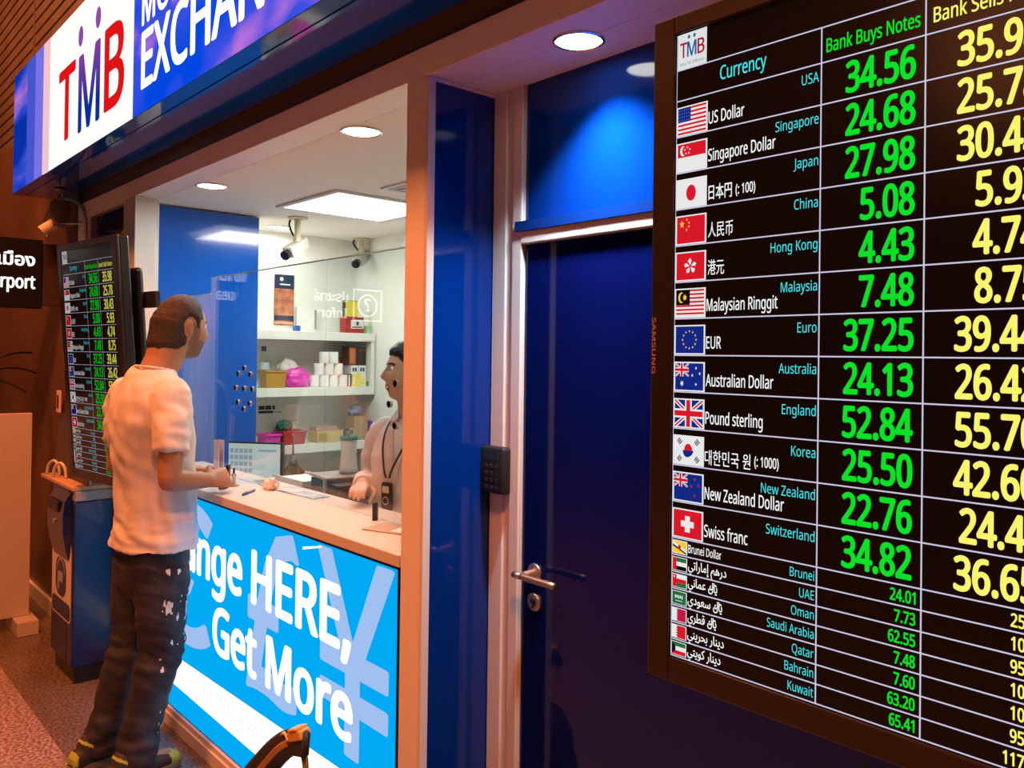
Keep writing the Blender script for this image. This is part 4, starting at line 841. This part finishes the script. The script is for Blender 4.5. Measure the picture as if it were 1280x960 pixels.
bm = BM(); tube(bm, [(-.10, -.122, .215), (0, -.124, .222), (.10, -.122, .215)], .004); obj('zip', bm, web, pk)
S = [Vector(p) for p in ((-.13, -.03, .10), (-.235, -.05, .16), (-.265, -.05, .26), (-.225, -.04, .36), (-.15, -.03, .445), (-.07, -.03, .515), (.0, -.03, .56), (.085, -.03, .585))]
def ribbon(bm, pts, w0, w1, th, off=0, lift=0):
    q = catmull(pts, 6); pr = None
    for i, p in enumerate(q):
        d = (q[min(i+1, len(q)-1)]-q[max(i-1, 0)]).normalized(); nrm = Vector((-d.z, 0, d.x)); s = d.cross(Vector((.80, -.52, .35))).normalized(); nn = s.cross(d)
        if nn.y > 0: nn = -nn
        w = w0+(w1-w0)*i/(len(q)-1); c = p+s*off+nn*lift
        r_ = [bm.verts.new(c+s*w*a+nn*th*b) for a, b in ((-1, 0), (-.8, 1), (.8, 1), (1, 0), (.8, -1), (-.8, -1))]
        if pr:
            for k in range(6): bm.faces.new((pr[k], pr[(k+1) % 6], r_[(k+1) % 6], r_[k]))
        else: bm.faces.new(r_[::-1])
        pr = r_
    bm.faces.new(pr)
bm = BM(); ribbon(bm, S, .052, .034, .010); st_ = obj('shoulder_strap', bm, nyl, t, True)
bm = BM(); ribbon(bm, S[1:7], .010, .009, .003, -.004, .011); obj('webbing', bm, web, st_)
bm = BM(); box(bm, -.028, .028, -.02, .02, -.004, .022, bev=.005); box(bm, -.018, .018, -.022, .022, .022, .030, bev=.003)
o = obj('buckle', bm, mat('buckle_amber', (.68, .34, .05), .35), st_); o.location = (.045, -.03, .588); o.rotation_euler = (0, R(-20), R(15))
bm = BM(); tube(bm, [(-.01, 0, 0), (0, 0, .012), (.018, 0, .014), (.03, 0, 0)], .011, flat=.5); o = obj('ladder_lock', bm, mat('buckle_tan', (.70, .46, .16), .4), st_, True); o.location = (-.03, -.035, .565)
bm = BM(); ribbon(bm, [(.05, -.03, .57), (.075, -.03, .545), (.085, -.03, .51)], .010, .008, .003); obj('strap_end', bm, mat('olive_webbing', (.20, .17, .04), .6), st_)
# ================================================================== PEOPLE
def limb(bm, pts, rad, seg=16, flat=None, n=6):
    tube(bm, pts, rad, seg, smooth=n, flat=flat)
    for p, r_ in ((pts[0], rad[0]), (pts[-1], rad[-1])):
        g = bmesh.ops.create_icosphere(bm, subdivisions=2, radius=r_*.995); bmesh.ops.translate(bm, vec=Vector(p), verts=g['verts'])
def remesh(bm, vox, sm=2, fold=None):
    """weld overlapping closed shells into one continuous skin"""
    bmesh.ops.recalc_face_normals(bm, faces=bm.faces[:])
    me = bpy.data.meshes.new('tmp'); bm.to_mesh(me); bm.free(); o = bpy.data.objects.new('tmp', me); COL.objects.link(o)
    md = o.modifiers.new('r', 'REMESH'); md.mode = 'VOXEL'; md.voxel_size = vox
    dg = bpy.context.evaluated_depsgraph_get(); m2 = bpy.data.meshes.new_from_object(o.evaluated_get(dg))
    bpy.data.objects.remove(o); bpy.data.meshes.remove(me)
    b2 = BM(); b2.from_mesh(m2); bpy.data.meshes.remove(m2)
    for _ in range(sm): bmesh.ops.smooth_vert(b2, verts=b2.verts[:], factor=.5, use_axis_x=True, use_axis_y=True, use_axis_z=True)
    if fold:
        b2.normal_update()
        for v, d in [(v, v.normal*fold(v.co)) for v in b2.verts]: v.co += d
        for _ in range(1): bmesh.ops.smooth_vert(b2, verts=b2.verts[:], factor=.4, use_axis_x=True, use_axis_y=True, use_axis_z=True)
    return b2
def fbm(x, y, z): return noise.noise(Vector((x, y, z)))
def head_shape(bm, M, s=1.0, smile=False):
    """M maps head space (x right, y forward, z up; origin mid-skull) to the body"""
    g = bmesh.ops.create_icosphere(bm, subdivisions=5, radius=1); G = lambda v, c, w: math.exp(-((v-c)/w)**2)
    for v in g['verts']:
        d = v.co.normalized(); x, y, z = d.x*.078, d.y*.098, d.z*.118
        if z < 0:
            t = min(1, -z/.118); x *= 1-.20*t*t; y = y*(1-.10*t)+.012*t if y > 0 else y*(1-.30*t)
        if y > 0:
            y *= .96
            w = y/.098
            front = G(x, 0, .06)
            nz = max(0, 1-abs((z+.022)/.040)) if z > -.022 else max(0, 1-abs((z+.022)/.016))
            y += .026*G(x, 0, .0115+.004*(z < -.008))*nz**.8*(w > .3)
            y += .005*G(z, .030, .010)*G(abs(x), .030, .028)
            y -= .010*G(z, .010, .012)*G(abs(x), .032, .015)
            y += .006*G(abs(x), .042, .018)*G(z, -.022, .02)+(.005*G(abs(x), .036, .014)*G(z, -.040, .015) if smile else 0)
            y += .0085*G(z, -.056, .0055)*G(x, 0, .022)+.0085*G(z, -.070, .0065)*G(x, 0, .020)-.004*G(z, -.0625, .0028)*G(x, 0, .028)
            y += .011*G(z, -.100, .016)*G(x, 0, .026)
            if z < 0: y += .024*t*t*G(x, 0, .042)*min(1, d.y/.3)
            y += .010*G(z, -.045, .05)*front*.6
        v.co = M @ Vector((x*s, y*s, z*s))
    for sgn in (-1, 1):      # ears
        for (cx, cy, cz, rx, ry, rz) in ((.078, -.006, -.002, .0065, .0155, .027), (.081, -.011, .008, .0055, .0125, .017), (.077, -.001, -.024, .0055, .008, .010)):
            g = bmesh.ops.create_icosphere(bm, subdivisions=2, radius=1)
            for v in g['verts']: v.co = M @ Vector((sgn*(cx+v.co.x*rx+.25*-(v.co.y*ry))*s, (cy+v.co.y*ry)*s, (cz+v.co.z*rz)*s))
def hand(bm, wrist, d, palm, thumb, curl, spread=0, s=1.0, thumb_curl=.5):
    d = Vector(d).normalized(); n = Vector(palm); n = (n-d*n.dot(d)).normalized(); t = Vector(thumb); t = (t-d*t.dot(d)-n*t.dot(n)).normalized(); W_ = Vector(wrist)
    P_ = lambda a, b, c: W_+d*a*s+t*b*s+n*c*s
    loft(bm, [(P_(-.012, 0, 0), t, n, .026*s, .019*s), (P_(.02, .001, 0), t, n, .033*s, .018*s), (P_(.055, .001, 0), t, n, .041*s, .0155*s), (P_(.085, 0, 0), t, n, .041*s, .012*s), (P_(.093, 0, 0), t, n, .036*s, .008*s)], 20)
    for i, (off, L) in enumerate(((.030, .074), (.0102, .083), (-.0100, .077), (-.0290, .060))):
        p = P_(.084-.004*abs(i-1), off, -.001); ang = 0; pts = [p]
        for k, fr in enumerate((.46, .30, .24)):
            ang += R(curl[k]*(1+.06*i)); dd = (d*math.cos(ang)+n*math.sin(ang)+t*off*spread).normalized(); p = p+dd*L*fr*s; pts.append(p)
        limb(bm, pts, [.0098*s, .0092*s, .0084*s, .0070*s], 12, n=4)
    b0 = P_(.018, .026, .006); b1 = b0+(d*.55+t*.75+n*.35).normalized()*.040*s; b2_ = b1+(d*.9+t*(.35-thumb_curl)+n*(.2+thumb_curl)).normalized()*.032*s; b3 = b2_+(d*.8-t*thumb_curl+n*(.2+thumb_curl)).normalized()*.026*s
    limb(bm, [b0, b1, b2_, b3], [.0145*s, .0115*s, .0100*s, .0080*s], 12, n=4)
def patch(src, name, pred, off, m, parent, thick=.004, jit=0, sm=3):
    """a layer lying on part of a skin: hair, pocket, brow"""
    b = BM(); b.from_mesh(src.data); b.normal_update()
    kill = [f for f in b.faces if not pred(f.calc_center_median())]
    bmesh.ops.delete(b, geom=kill, context='FACES')
    b.normal_update()
    near = {v: 0 for v in b.verts if v.is_boundary}
    for lv in range(1, 5):
        for v in list(near):
            if near[v] == lv-1:
                for e in v.link_edges: near.setdefault(e.other_vert(v), lv)
    for v in b.verts: v.co += v.normal*(off*(.25+.75*near.get(v, 5)/5)*(1+jit*noise.noise(v.co*55)+jit*.7*noise.noise(v.co*140)))
    for _ in range(sm):
        ed = [v for v in b.verts if v.is_boundary]; bmesh.ops.smooth_vert(b, verts=ed, factor=.5, use_axis_x=True, use_axis_y=True, use_axis_z=True)
    me = bpy.data.meshes.new(name); b.to_mesh(me); b.free()
    o = link(name, me, m, parent, True); md = o.modifiers.new('thick', 'SOLIDIFY'); md.thickness = thick; md.offset = -1; return o
def frame_mat(c, fwd, up):
    y = Vector(fwd).normalized(); z = Vector(up); z = (z-y*z.dot(y)).normalized(); x = y.cross(z)
    return Matrix(((x.x, y.x, z.x, c[0]), (x.y, y.y, z.y, c[1]), (x.z, y.z, z.z, c[2]), (0, 0, 0, 1)))
def skin_mat(name, col):
    m = mat(name, col, .5, bump=(160, .06), var=(14, tuple(c*.88 for c in col))); b = m.node_tree.nodes['Principled BSDF']
    b.inputs['Subsurface Weight'].default_value = .12; b.inputs['Subsurface Radius'].default_value = (.012, .004, .002); return m
def shade(bm_or_mesh, fn):
    for p in bm_or_mesh.polygons: p.material_index = fn(p.center)
def eyes(bmE, M, s, dz=0):
    for sg_ in (-1, 1):
        c = M @ Vector((sg_*.031*s, .0745*s, .011*s)); g = bmesh.ops.create_icosphere(bmE, subdivisions=3, radius=.0118*s); bmesh.ops.translate(bmE, vec=c, verts=g['verts'])
        look = (M.to_3x3() @ Vector((0, 1, dz))).normalized()
        for f in set(f for v in g['verts'] for f in v.link_faces):
            if (f.calc_center_median()-c).normalized().dot(look) > .86: f.material_index = 1
# ------------------------------------------------------------------ the man at the counter (x right, y forward, z up)
man = thing('person', 'man in white t-shirt and dark paint-stained jeans leaning on the counter', 'person', (-3.43, 1.13, 0), R(12))
HM = frame_mat((.0, .150, 1.757), (.05, 1, -.10), (0, .10, 1)); HS = 1.10
bm = BM()
head_shape(bm, HM, HS)
limb(bm, [(0, .015, 1.47), (0, .045, 1.56), (0, .085, 1.65), (0, .105, 1.72)], [.095, .074, .068, .070], 20)
limb(bm, [(0, .122, 1.765), (0, .102, 1.70), (0, .068, 1.60)], [.090, .080, .073], 20)
loft(bm, [((0, .03, .86), (1, 0, 0), (0, 1, 0), .155, .105), ((0, .04, 1.0), (1, 0, 0), (0, 1, 0), .160, .105), ((0, .045, 1.15), (1, 0, 0), (0, 1, 0), .140, .09), ((0, .02, 1.35), (1, 0, 0), (0, 1, 0), .165, .105), ((0, .015, 1.47), (1, 0, 0), (0, 1, 0), .15, .085), ((0, .03, 1.545), (1, 0, 0), (0, 1, 0), .08, .06)], 28)
# right arm rests on the worktop, left arm reaches forward to it too
limb(bm, [(.165, .01, 1.485), (.215, -.015, 1.36), (.250, -.045, 1.165), ], [.058, .050, .043])
limb(bm, [(.250, -.045, 1.160), (.252, .03, 1.152), (.250, .125, 1.142)], [.043, .041, .029])
hand(bm, (.250, .125, 1.142), (-.10, 1, .02), (-.85, 0, -.52), (-.3, .2, 1), (58, 70, 42), s=1.08, thumb_curl=.45)
limb(bm, [(-.165, .01, 1.485), (-.225, .02, 1.36), (-.26, .03, 1.17)], [.058, .050, .043])
limb(bm, [(-.26, .03, 1.165), (-.22, .14, 1.155), (-.15, .245, 1.138)], [.043, .040, .029])
hand(bm, (-.15, .245, 1.138), (.5, 1, -.03), (.1, 0, -1), (1, -.4, .1), (14, 18, 14), s=1.04, thumb_curl=.2)
for s_, ank in ((1, (.12, -.105, .07)), (-1, (-.11, -.115, .07))):
    limb(bm, [(s_*.085, .035, .88), (s_*.098, .03, .58), (s_*.105, -.01, .40), ank], [.08, .055, .05, .04])
    limb(bm, [(ank[0], ank[1]+.0, .05), (ank[0]+s_*.01, ank[1]+.13, .045)], [.038, .032])
b2 = remesh(bm, .0045, 1)
skin = skin_mat('skin_fair', (.38, .21, .125)); stub = skin_mat('skin_stubble', (.20, .12, .08)); lips = skin_mat('skin_lips', (.46, .18, .13)); eye_w = mat('eye_white', (.75, .72, .68), .2); iris = mat('eye_iris', (.03, .02, .015), .15)
me = bpy.data.meshes.new('body'); b2.to_mesh(me); b2.free(); body = link('body', me, [skin, stub, lips], man, True)
HI = HM.inverted()
def facemat(HI, HS, beard):
    def fn(c):
        q = HI @ Vector(c)/1.0; x, y, z = q.x/HS, q.y/HS, q.z/HS
        if z < -.135 or z > .13 or abs(x) > .1: return 0
        n_ = .010*noise.noise(Vector(c)*60)
        if y > .07 and abs(x) < .024 and -.076 < z < -.051 and y > .085: return 2
        if beard and y > .005+n_ and (z < -.045+n_+.35*max(0, .03-y) or (abs(x) > .058 and z < .012+n_ and y < .042)) and z > -.128: return 1
        return 0
    return fn
shade(me, facemat(HI, HS, True))
hair_m = mat('hair_brown', (.016, .010, .007), .65, bump=(260, .5), var=(120, (.034, .021, .013)))
def hairpred(HI, HS, top=.070, side=.030, nape=-.075):
    def fn(c):
        q = HI @ c; x, y, z = q.x/HS, q.y/HS, q.z/HS
        if (abs(x) > .066 and (y+.006)**2/.026**2+(z+.002)**2/.037**2 < 1) or q.length/HS > .17: return False
        n_ = .006*noise.noise(c*70)
        if y > .052: return z > top+n_-.25*max(0, abs(x)-.03) and (z > .03 or y < .06)
        if y > side-.01: return z > .022+n_+(y-side)*1.1 or (abs(x) > .055 and y < side+n_ and z > -.005)
        if y > -.012: return z > -.002+n_
        return z > nape+n_+.9*max(0, y+.05)*.6
    return fn
patch(body, 'hair', hairpred(HI, HS, .082, .036, -.092), .009, hair_m, man, .010, .13)
bE = BM(); eyes(bE, HM, HS, -.1); obj('eyes', bE, [eye_w, iris], man, True)
def browpred(HI, HS):
    def fn(c):
        q = HI @ c; x, y, z = abs(q.x/HS), q.y/HS, q.z/HS
        return y > .06 and .014 < x < .052 and abs(z-(.031-.25*max(0, x-.038))) < .0045
    return fn
patch(body, 'eyebrows', browpred(HI, HS), .003, hair_m, man, .004, .2, 1)
# t-shirt
shirt_m = mat('white_cotton', (.70, .68, .68), .85, bump=(420, .10))
bm = BM()
loft(bm, [((0, .045, .870), (1, 0, 0), (0, 1, 0), .172, .126), ((0, .045, .862), (1, 0, 0), (0, 1, 0), .202, .153), ((0, .05, .95), (1, 0, 0), (0, 1, 0), .190, .142), ((0, .05, 1.10), (1, 0, 0), (0, 1, 0), .178, .138), ((0, .03, 1.25), (1, 0, 0), (0, 1, 0), .186, .135), ((0, .015, 1.38), (1, 0, 0), (0, 1, 0), .195, .132), ((0, .01, 1.46), (1, 0, 0), (0, 1, 0), .188, .115), ((0, .012, 1.52), (1, 0, 0), (0, 1, 0), .150, .098), ((0, .022, 1.562), (1, 0, 0), (0, 1, -.12), .102, .082), ((0, .030, 1.583), (1, 0, 0), (0, 1, -.15), .080, .070)], 36)
for s_, e in ((1, (.238, -.03, 1.262)), (-1, (-.246, .025, 1.25))):
    p0, p1, p2 = Vector((s_*.150, .012, 1.485)), Vector((s_*.215, (-.008 if s_ > 0 else .02), 1.36)), Vector(e)
    d = (p2-p1).normalized(); u, v = frame_of(d)
    tube(bm, [p0, p0*.4+p1*.6, p1*.4+p2*.6, p2], [.080, .075, .070, .069], 20)
    g = bmesh.ops.create_icosphere(bm, subdivisions=3, radius=.078); bmesh.ops.translate(bm, vec=p0+Vector((s_*.012, 0, -.012)), verts=g['verts'])
def shirt_fold(c):
    x, y, z = c
    drape = fbm(x*13+z*3, y*13, z*3.2)*.010+fbm(x*26, y*26+z*5, z*6+4)*.004
    hem = max(0, min(1, (1.08-z)/.18)); bunch = (fbm(x*6+2, y*6, z*24+x*8)*.012+fbm(x*14, y*14, z*40)*.004)*hem
    diag = max(0, min(1, (z-1.05)/.15))*max(0, min(1, (1.5-z)/.12))*fbm(x*5-z*9+7, y*9, (z+x*1.2)*10)*.010
    arm = max(0, min(1, (abs(x)-.19)/.04))*fbm(x*10, y*10+z*16, z*22)*.006
    return drape*1.35+bunch*1.3+diag*1.2+arm*1.5
b2 = remesh(bm, .0065, 3, shirt_fold)
sh = obj('t_shirt', b2, shirt_m, man, True, recalc=False)
bm = BM(); tube(bm, [(.079*math.cos(a), .032+.071*math.sin(a), 1.582-.012*math.sin(a)) for a in [k*math.pi/12 for k in range(25)]], .0055, smooth=2); obj('collar', bm, shirt_m, sh, True)
# jeans
m = mat('dark_denim', (.006, .009, .020), .7, bump=(300, .25), var=(9, (.032, .034, .050))); denim = m
paint = mat('paint_stain', (.72, .74, .74), .5)
bm = BM()
loft(bm, [((0, .04, .90), (1, 0, 0), (0, 1, 0), .155, .112), ((0, .035, .80), (1, 0, 0), (0, 1, 0), .172, .130), ((0, .035, .72), (1, 0, 0), (0, 1, 0), .172, .120), ((0, .04, .66), (1, 0, 0), (0, 1, 0), .150, .09)], 32)
LR = [((.092, .035, .80), .100), ((.095, .025, .70), .104), ((.098, .022, .60), .098), ((.10, .027, .53), .092), ((.105, .016, .447), .084), ((.11, -.012, .374), .080), ((.11, -.032, .298), .077), ((.115, -.067, .20), .073), ((.12, -.086, .10), .077), ((.12, -.092, .045), .078)]
LL = [((-.088, .035, .80), .100), ((-.092, .03, .70), .100), ((-.10, .03, .60), .094), ((-.10, .026, .52), .086), ((-.10, -.002, .43), .078), ((-.10, -.04, .315), .073), ((-.105, -.068, .195), .070), ((-.11, -.095, .10), .073), ((-.11, -.10, .045), .075)]
for L in (LR, LL): tube(bm, [q[0] for q in L], [q[1] for q in L], 22, smooth=5)
def jean_fold(c):
    x, y, z = c
    knee = math.exp(-((z-.50)/.10)**2); ank = max(0, min(1, (.26-z)/.14)); hip = max(0, min(1, (z-.62)/.1))
    f_ = fbm(x*9+z*4, y*11, z*30+y*16)*.008*(knee+.35)+fbm(x*10+5, y*10, z*30)*.009*ank+fbm(x*10-z*7, y*10, z*12+3)*.007*hip+fbm(x*22, y*22, z*9)*.003
    return (f_+fbm(x*12, y*12+z*8, z*20+9)*.003)*1.3
b2 = remesh(bm, .0065, 2, jean_fold)
jn = obj('jeans', b2, [denim, paint], man, True, recalc=False)
def paintpred(c):
    x, y, z = c
    if x < .085 or y < -.03 or z > .80: return 0
    n_ = noise.noise(Vector((x*20, y*36, z*13)))+.6*noise.noise(Vector((x*70, y*80, z*45+3)))
    lim = -.02 if (.50 < z < .68 and y > .075 and x > .10) else .40 if z > .40 else .52
    return 1 if n_ > lim else 0
shade(jn.data, paintpred)
for s_ in (1, -1):
    patch(jn, 'back_pocket', lambda c, s_=s_: c.y < -.03 and .735-.25*abs(c.x*s_-.095) < c.z+.05 and .705 < c.z < .835 and .035 < c.x*s_ < .158, .003, denim, jn, .004)
# shoes
shoe_m = mat('shoe_grey', (.035, .032, .03), .7); lime = mat('shoe_lime', (.40, .50, .05), .55); sole_m = mat('shoe_sole', (.22, .22, .16), .6)
for s_, ax, ay in ((1, .122, -.105), (-1, -.113, -.115)):
    bm = BM(); prof = [(-.105, .030, .030), (-.09, .038, .048), (-.03, .041, .056), (.05, .045, .046), (.12, .050, .036), (.165, .044, .028), (.19, .024, .018)]
    loft(bm, [((ax+s_*.06*(q+.1)*.3, ay+q, .022+h_*.55), (1, 0, 0), (0, 0, 1), w, h_*.62+.006, 2.5) for q, w, h_ in prof], 24)
    limb(bm, [(ax, ay-.045, .06), (ax, ay-.03, .095)], [.042, .046])
    b2 = remesh(bm, .005, 2); so = obj('shoe', b2, [shoe_m, lime], man, True, recalc=False)
    shade(so.data, lambda c: 1 if (c.y-ay < -.090 and c.z > .035) or (c.y-ay > .135) or abs((c.y-ay)*.8+(c.z-.07)*1.2) < .008 else 0)
    bm = BM(); loft(bm, [((ax, ay, .0005), (1, 0, 0), (0, 1, 0), .001, .001)]+[((ax+s_*.01, ay+.045, z), (1, 0, 0), (0, 1, 0), w, l, 2.6) for z, w, l in ((.001, .046, .150), (.012, .050, .155), (.028, .050, .155))], 32); obj('sole', bm, sole_m, so, 'auto')
# ------------------------------------------------------------------ the clerk behind the partition
CA = 195                                                             # degrees turned from facing the back wall
clerk = thing('person', 'smiling dark-haired clerk in pale pink shirt with lanyard, behind the partition', 'person', (-2.653, 1.90, 0), R(CA))
HM = frame_mat((.005, .02, 1.588), (.64, .77, -.02), (.02, .02, 1)); HS = .99; HI = HM.inverted()
bm = BM(); head_shape(bm, HM, HS, True)
limb(bm, [(0, -.02, 1.36), (0, .005, 1.44), (0, .02, 1.52)], [.072, .060, .060], 20)
loft(bm, [((0, 0, .84), (1, 0, 0), (0, 1, 0), .165, .11), ((0, 0, 1.0), (1, 0, 0), (0, 1, 0), .155, .11), ((0, -.01, 1.25), (1, 0, 0), (0, 1, 0), .165, .11), ((0, -.015, 1.36), (1, 0, 0), (0, 1, 0), .14, .08), ((0, -.01, 1.40), (1, 0, 0), (0, 1, 0), .08, .06)], 28)
limb(bm, [(.165, -.01, 1.335), (.218, -.02, 1.24), (.235, -.02, 1.13)], [.055, .047, .040]); limb(bm, [(.235, -.02, 1.13), (.195, .07, 1.128), (.125, .155, 1.142)], [.040, .037, .027])
hand(bm, (.125, .155, 1.142), (-.55, .85, -.02), (-.1, .1, -1), (-.85, -.5, .1), (10, 16, 14), s=.92)
limb(bm, [(-.165, -.01, 1.335), (-.215, -.03, 1.20), (-.22, -.03, 1.02)], [.055, .047, .040]); limb(bm, [(-.22, -.03, 1.015), (-.22, .04, .94), (-.20, .12, .87)], [.040, .037, .027])
hand(bm, (-.20, .12, .87), (.05, .5, -.8), (1, .2, 0), (.1, 1, .5), (18, 22, 18), s=.95)
for s_ in (1, -1): limb(bm, [(s_*.085, 0, .86), (s_*.09, .01, .48), (s_*.09, -.02, .09)], [.08, .055, .042]); limb(bm, [(s_*.09, -.03, .05), (s_*.095, .11, .045)], [.038, .032])
b2 = remesh(bm, .0045, 1); skin2 = skin_mat('skin_tan', (.62, .39, .27)); lips2 = skin_mat('skin_lips2', (.42, .14, .11)); stub2 = skin_mat('skin_shave', (.5, .32, .23))
me = bpy.data.meshes.new('body'); b2.to_mesh(me); b2.free(); body = link('body', me, [skin2, stub2, lips2], clerk, True)
shade(me, facemat(HI, HS, False))
hair2 = mat('hair_black', (.006, .007, .012), .35, bump=(200, .4))
patch(body, 'hair', hairpred(HI, HS, .062, .028, -.06), .014, hair2, clerk, .014, .2)
bE = BM(); eyes(bE, HM, HS); obj('eyes', bE, [eye_w, iris], clerk, True); patch(body, 'eyebrows', browpred(HI, HS), .0035, hair2, clerk, .004, .2, 1)
bm = BM()
for k in range(9):
    a = R(-52+13*k); p = HM @ Vector((.0185*math.sin(a)*HS, (.0995-.006*abs(math.sin(a)))*HS, (-.0625+.004*abs(math.sin(a)))*HS)); box(bm, p.x-.003, p.x+.003, p.y-.002, p.y+.002, p.z-.004, p.z+.003)
obj('teeth', bm, mat('teeth', (.8, .78, .72), .3), clerk)
shirt2 = mat('pink_shirt', (.60, .54, .53), .7, bump=(300, .08))
bm = BM()
loft(bm, [((0, 0, .87), (1, 0, 0), (0, 1, 0), .172, .118), ((0, .005, .98), (1, 0, 0), (0, 1, 0), .180, .135), ((0, .01, 1.04), (1, 0, 0), (0, 1, 0), .178, .136), ((0, 0, 1.25), (1, 0, 0), (0, 1, 0), .183, .128), ((0, -.012, 1.34), (1, 0, 0), (0, 1, 0), .165, .100), ((0, -.012, 1.39), (1, 0, 0), (0, 1, 0), .11, .075), ((0, -.008, 1.425), (1, 0, 0), (0, 1, 0), .068, .062)], 32)
for s_, P3 in ((1, [(.15, -.01, 1.335), (.216, -.02, 1.24), (.235, -.02, 1.13), (.20, .065, 1.13), (.142, .135, 1.142)]), (-1, [(-.15, -.01, 1.335), (-.212, -.03, 1.20), (-.22, -.03, 1.02), (-.22, .035, .95), (-.205, .10, .89)])):
    tube(bm, P3, [.068, .060, .053, .048, .040], 18)
    g = bmesh.ops.create_icosphere(bm, subdivisions=2, radius=.066); bmesh.ops.translate(bm, vec=Vector(P3[0]), verts=g['verts'])
b2 = remesh(bm, .0065, 2, lambda c: fbm(c.x*12+c.z*4, c.y*12, c.z*6)*.007+max(0, min(1, (abs(c.x)-.17)/.03))*fbm(c.x*9, c.y*14, c.z*26)*.008)
s2 = obj('shirt', b2, shirt2, clerk, True, recalc=False)
bm = BM()
for s_ in (-1, 1):
    q = [(s_*.062, -.045, 1.452), (s_*.066, .01, 1.452), (s_*.045, .052, 1.436), (s_*.012, .072, 1.410), (s_*.045, .088, 1.372), (s_*.078, .055, 1.408), (s_*.082, .0, 1.424), (s_*.075, -.045, 1.42)]
    vs = [bm.verts.new(p) for p in q]; bm.faces.new((vs[0], vs[1], vs[6], vs[7])); bm.faces.new((vs[1], vs[2], vs[5], vs[6])); bm.faces.new((vs[2], vs[3], vs[4], vs[5]))
o = obj('collar', bm, shirt2, s2, True); md = o.modifiers.new('s', 'SUBSURF'); md.levels = md.render_levels = 2; md = o.modifiers.new('t', 'SOLIDIFY'); md.thickness = .004
bm = BM(); box(bm, -.010, .010, .128, .139, .90, 1.37); obj('placket', bm, shirt2, s2)
lan = mat('lanyard_black', (.01, .01, .012), .5)
bm = BM()
for s_ in (-1, 1): tube(bm, [(s_*.055, -.02, 1.44), (s_*.068, .065, 1.385), (s_*.055, .118, 1.31), (s_*.022, .150, 1.22), (.008*s_, .152, 1.18)], .0048, smooth=6, flat=.6)
ly = obj('lanyard', bm, lan, clerk, True)
bm = BM(); box(bm, -.026, .026, .146, .162, 1.055, 1.165, bev=.008); ph = obj('card_case', bm, lan, ly, 'auto')
bm = BM(); box(bm, -.016, .016, .1625, .1635, 1.125, 1.15); ringpoly(bm, Plane2((0, .1632, 0), (-1, 0, 0), (0, 0, 1)), 0, 1.095, .012, .016, 0, 6.283, .0004); obj('card_print', bm, mat('silver_print', (.55, .52, .48), .3), ph)
trou = mat('black_trousers', (.012, .012, .015), .7)
bm = BM(); loft(bm, [((0, 0, .945), (1, 0, 0), (0, 1, 0), .170, .122), ((0, 0, .80), (1, 0, 0), (0, 1, 0), .176, .125), ((0, 0, .74), (1, 0, 0), (0, 1, 0), .16, .10)], 28)
for s_ in (1, -1): tube(bm, [(s_*.088, 0, .82), (s_*.09, .01, .48), (s_*.09, -.02, .05)], [.095, .075, .068], 20)
obj('trousers', remesh(bm, .008, 2), trou, clerk, True, recalc=False)
for s_ in (1, -1):
    bm = BM(); loft(bm, [((s_*.09, -.02+q, .004+h_*.5), (1, 0, 0), (0, 0, 1), w, h_*.5, 3) for q, w, h_ in ((-.085, .03, .04), (-.07, .038, .075), (0, .042, .08), (.08, .044, .06), (.15, .034, .04), (.17, .015, .02))], 20); obj('shoe', bm, trou, clerk, True)
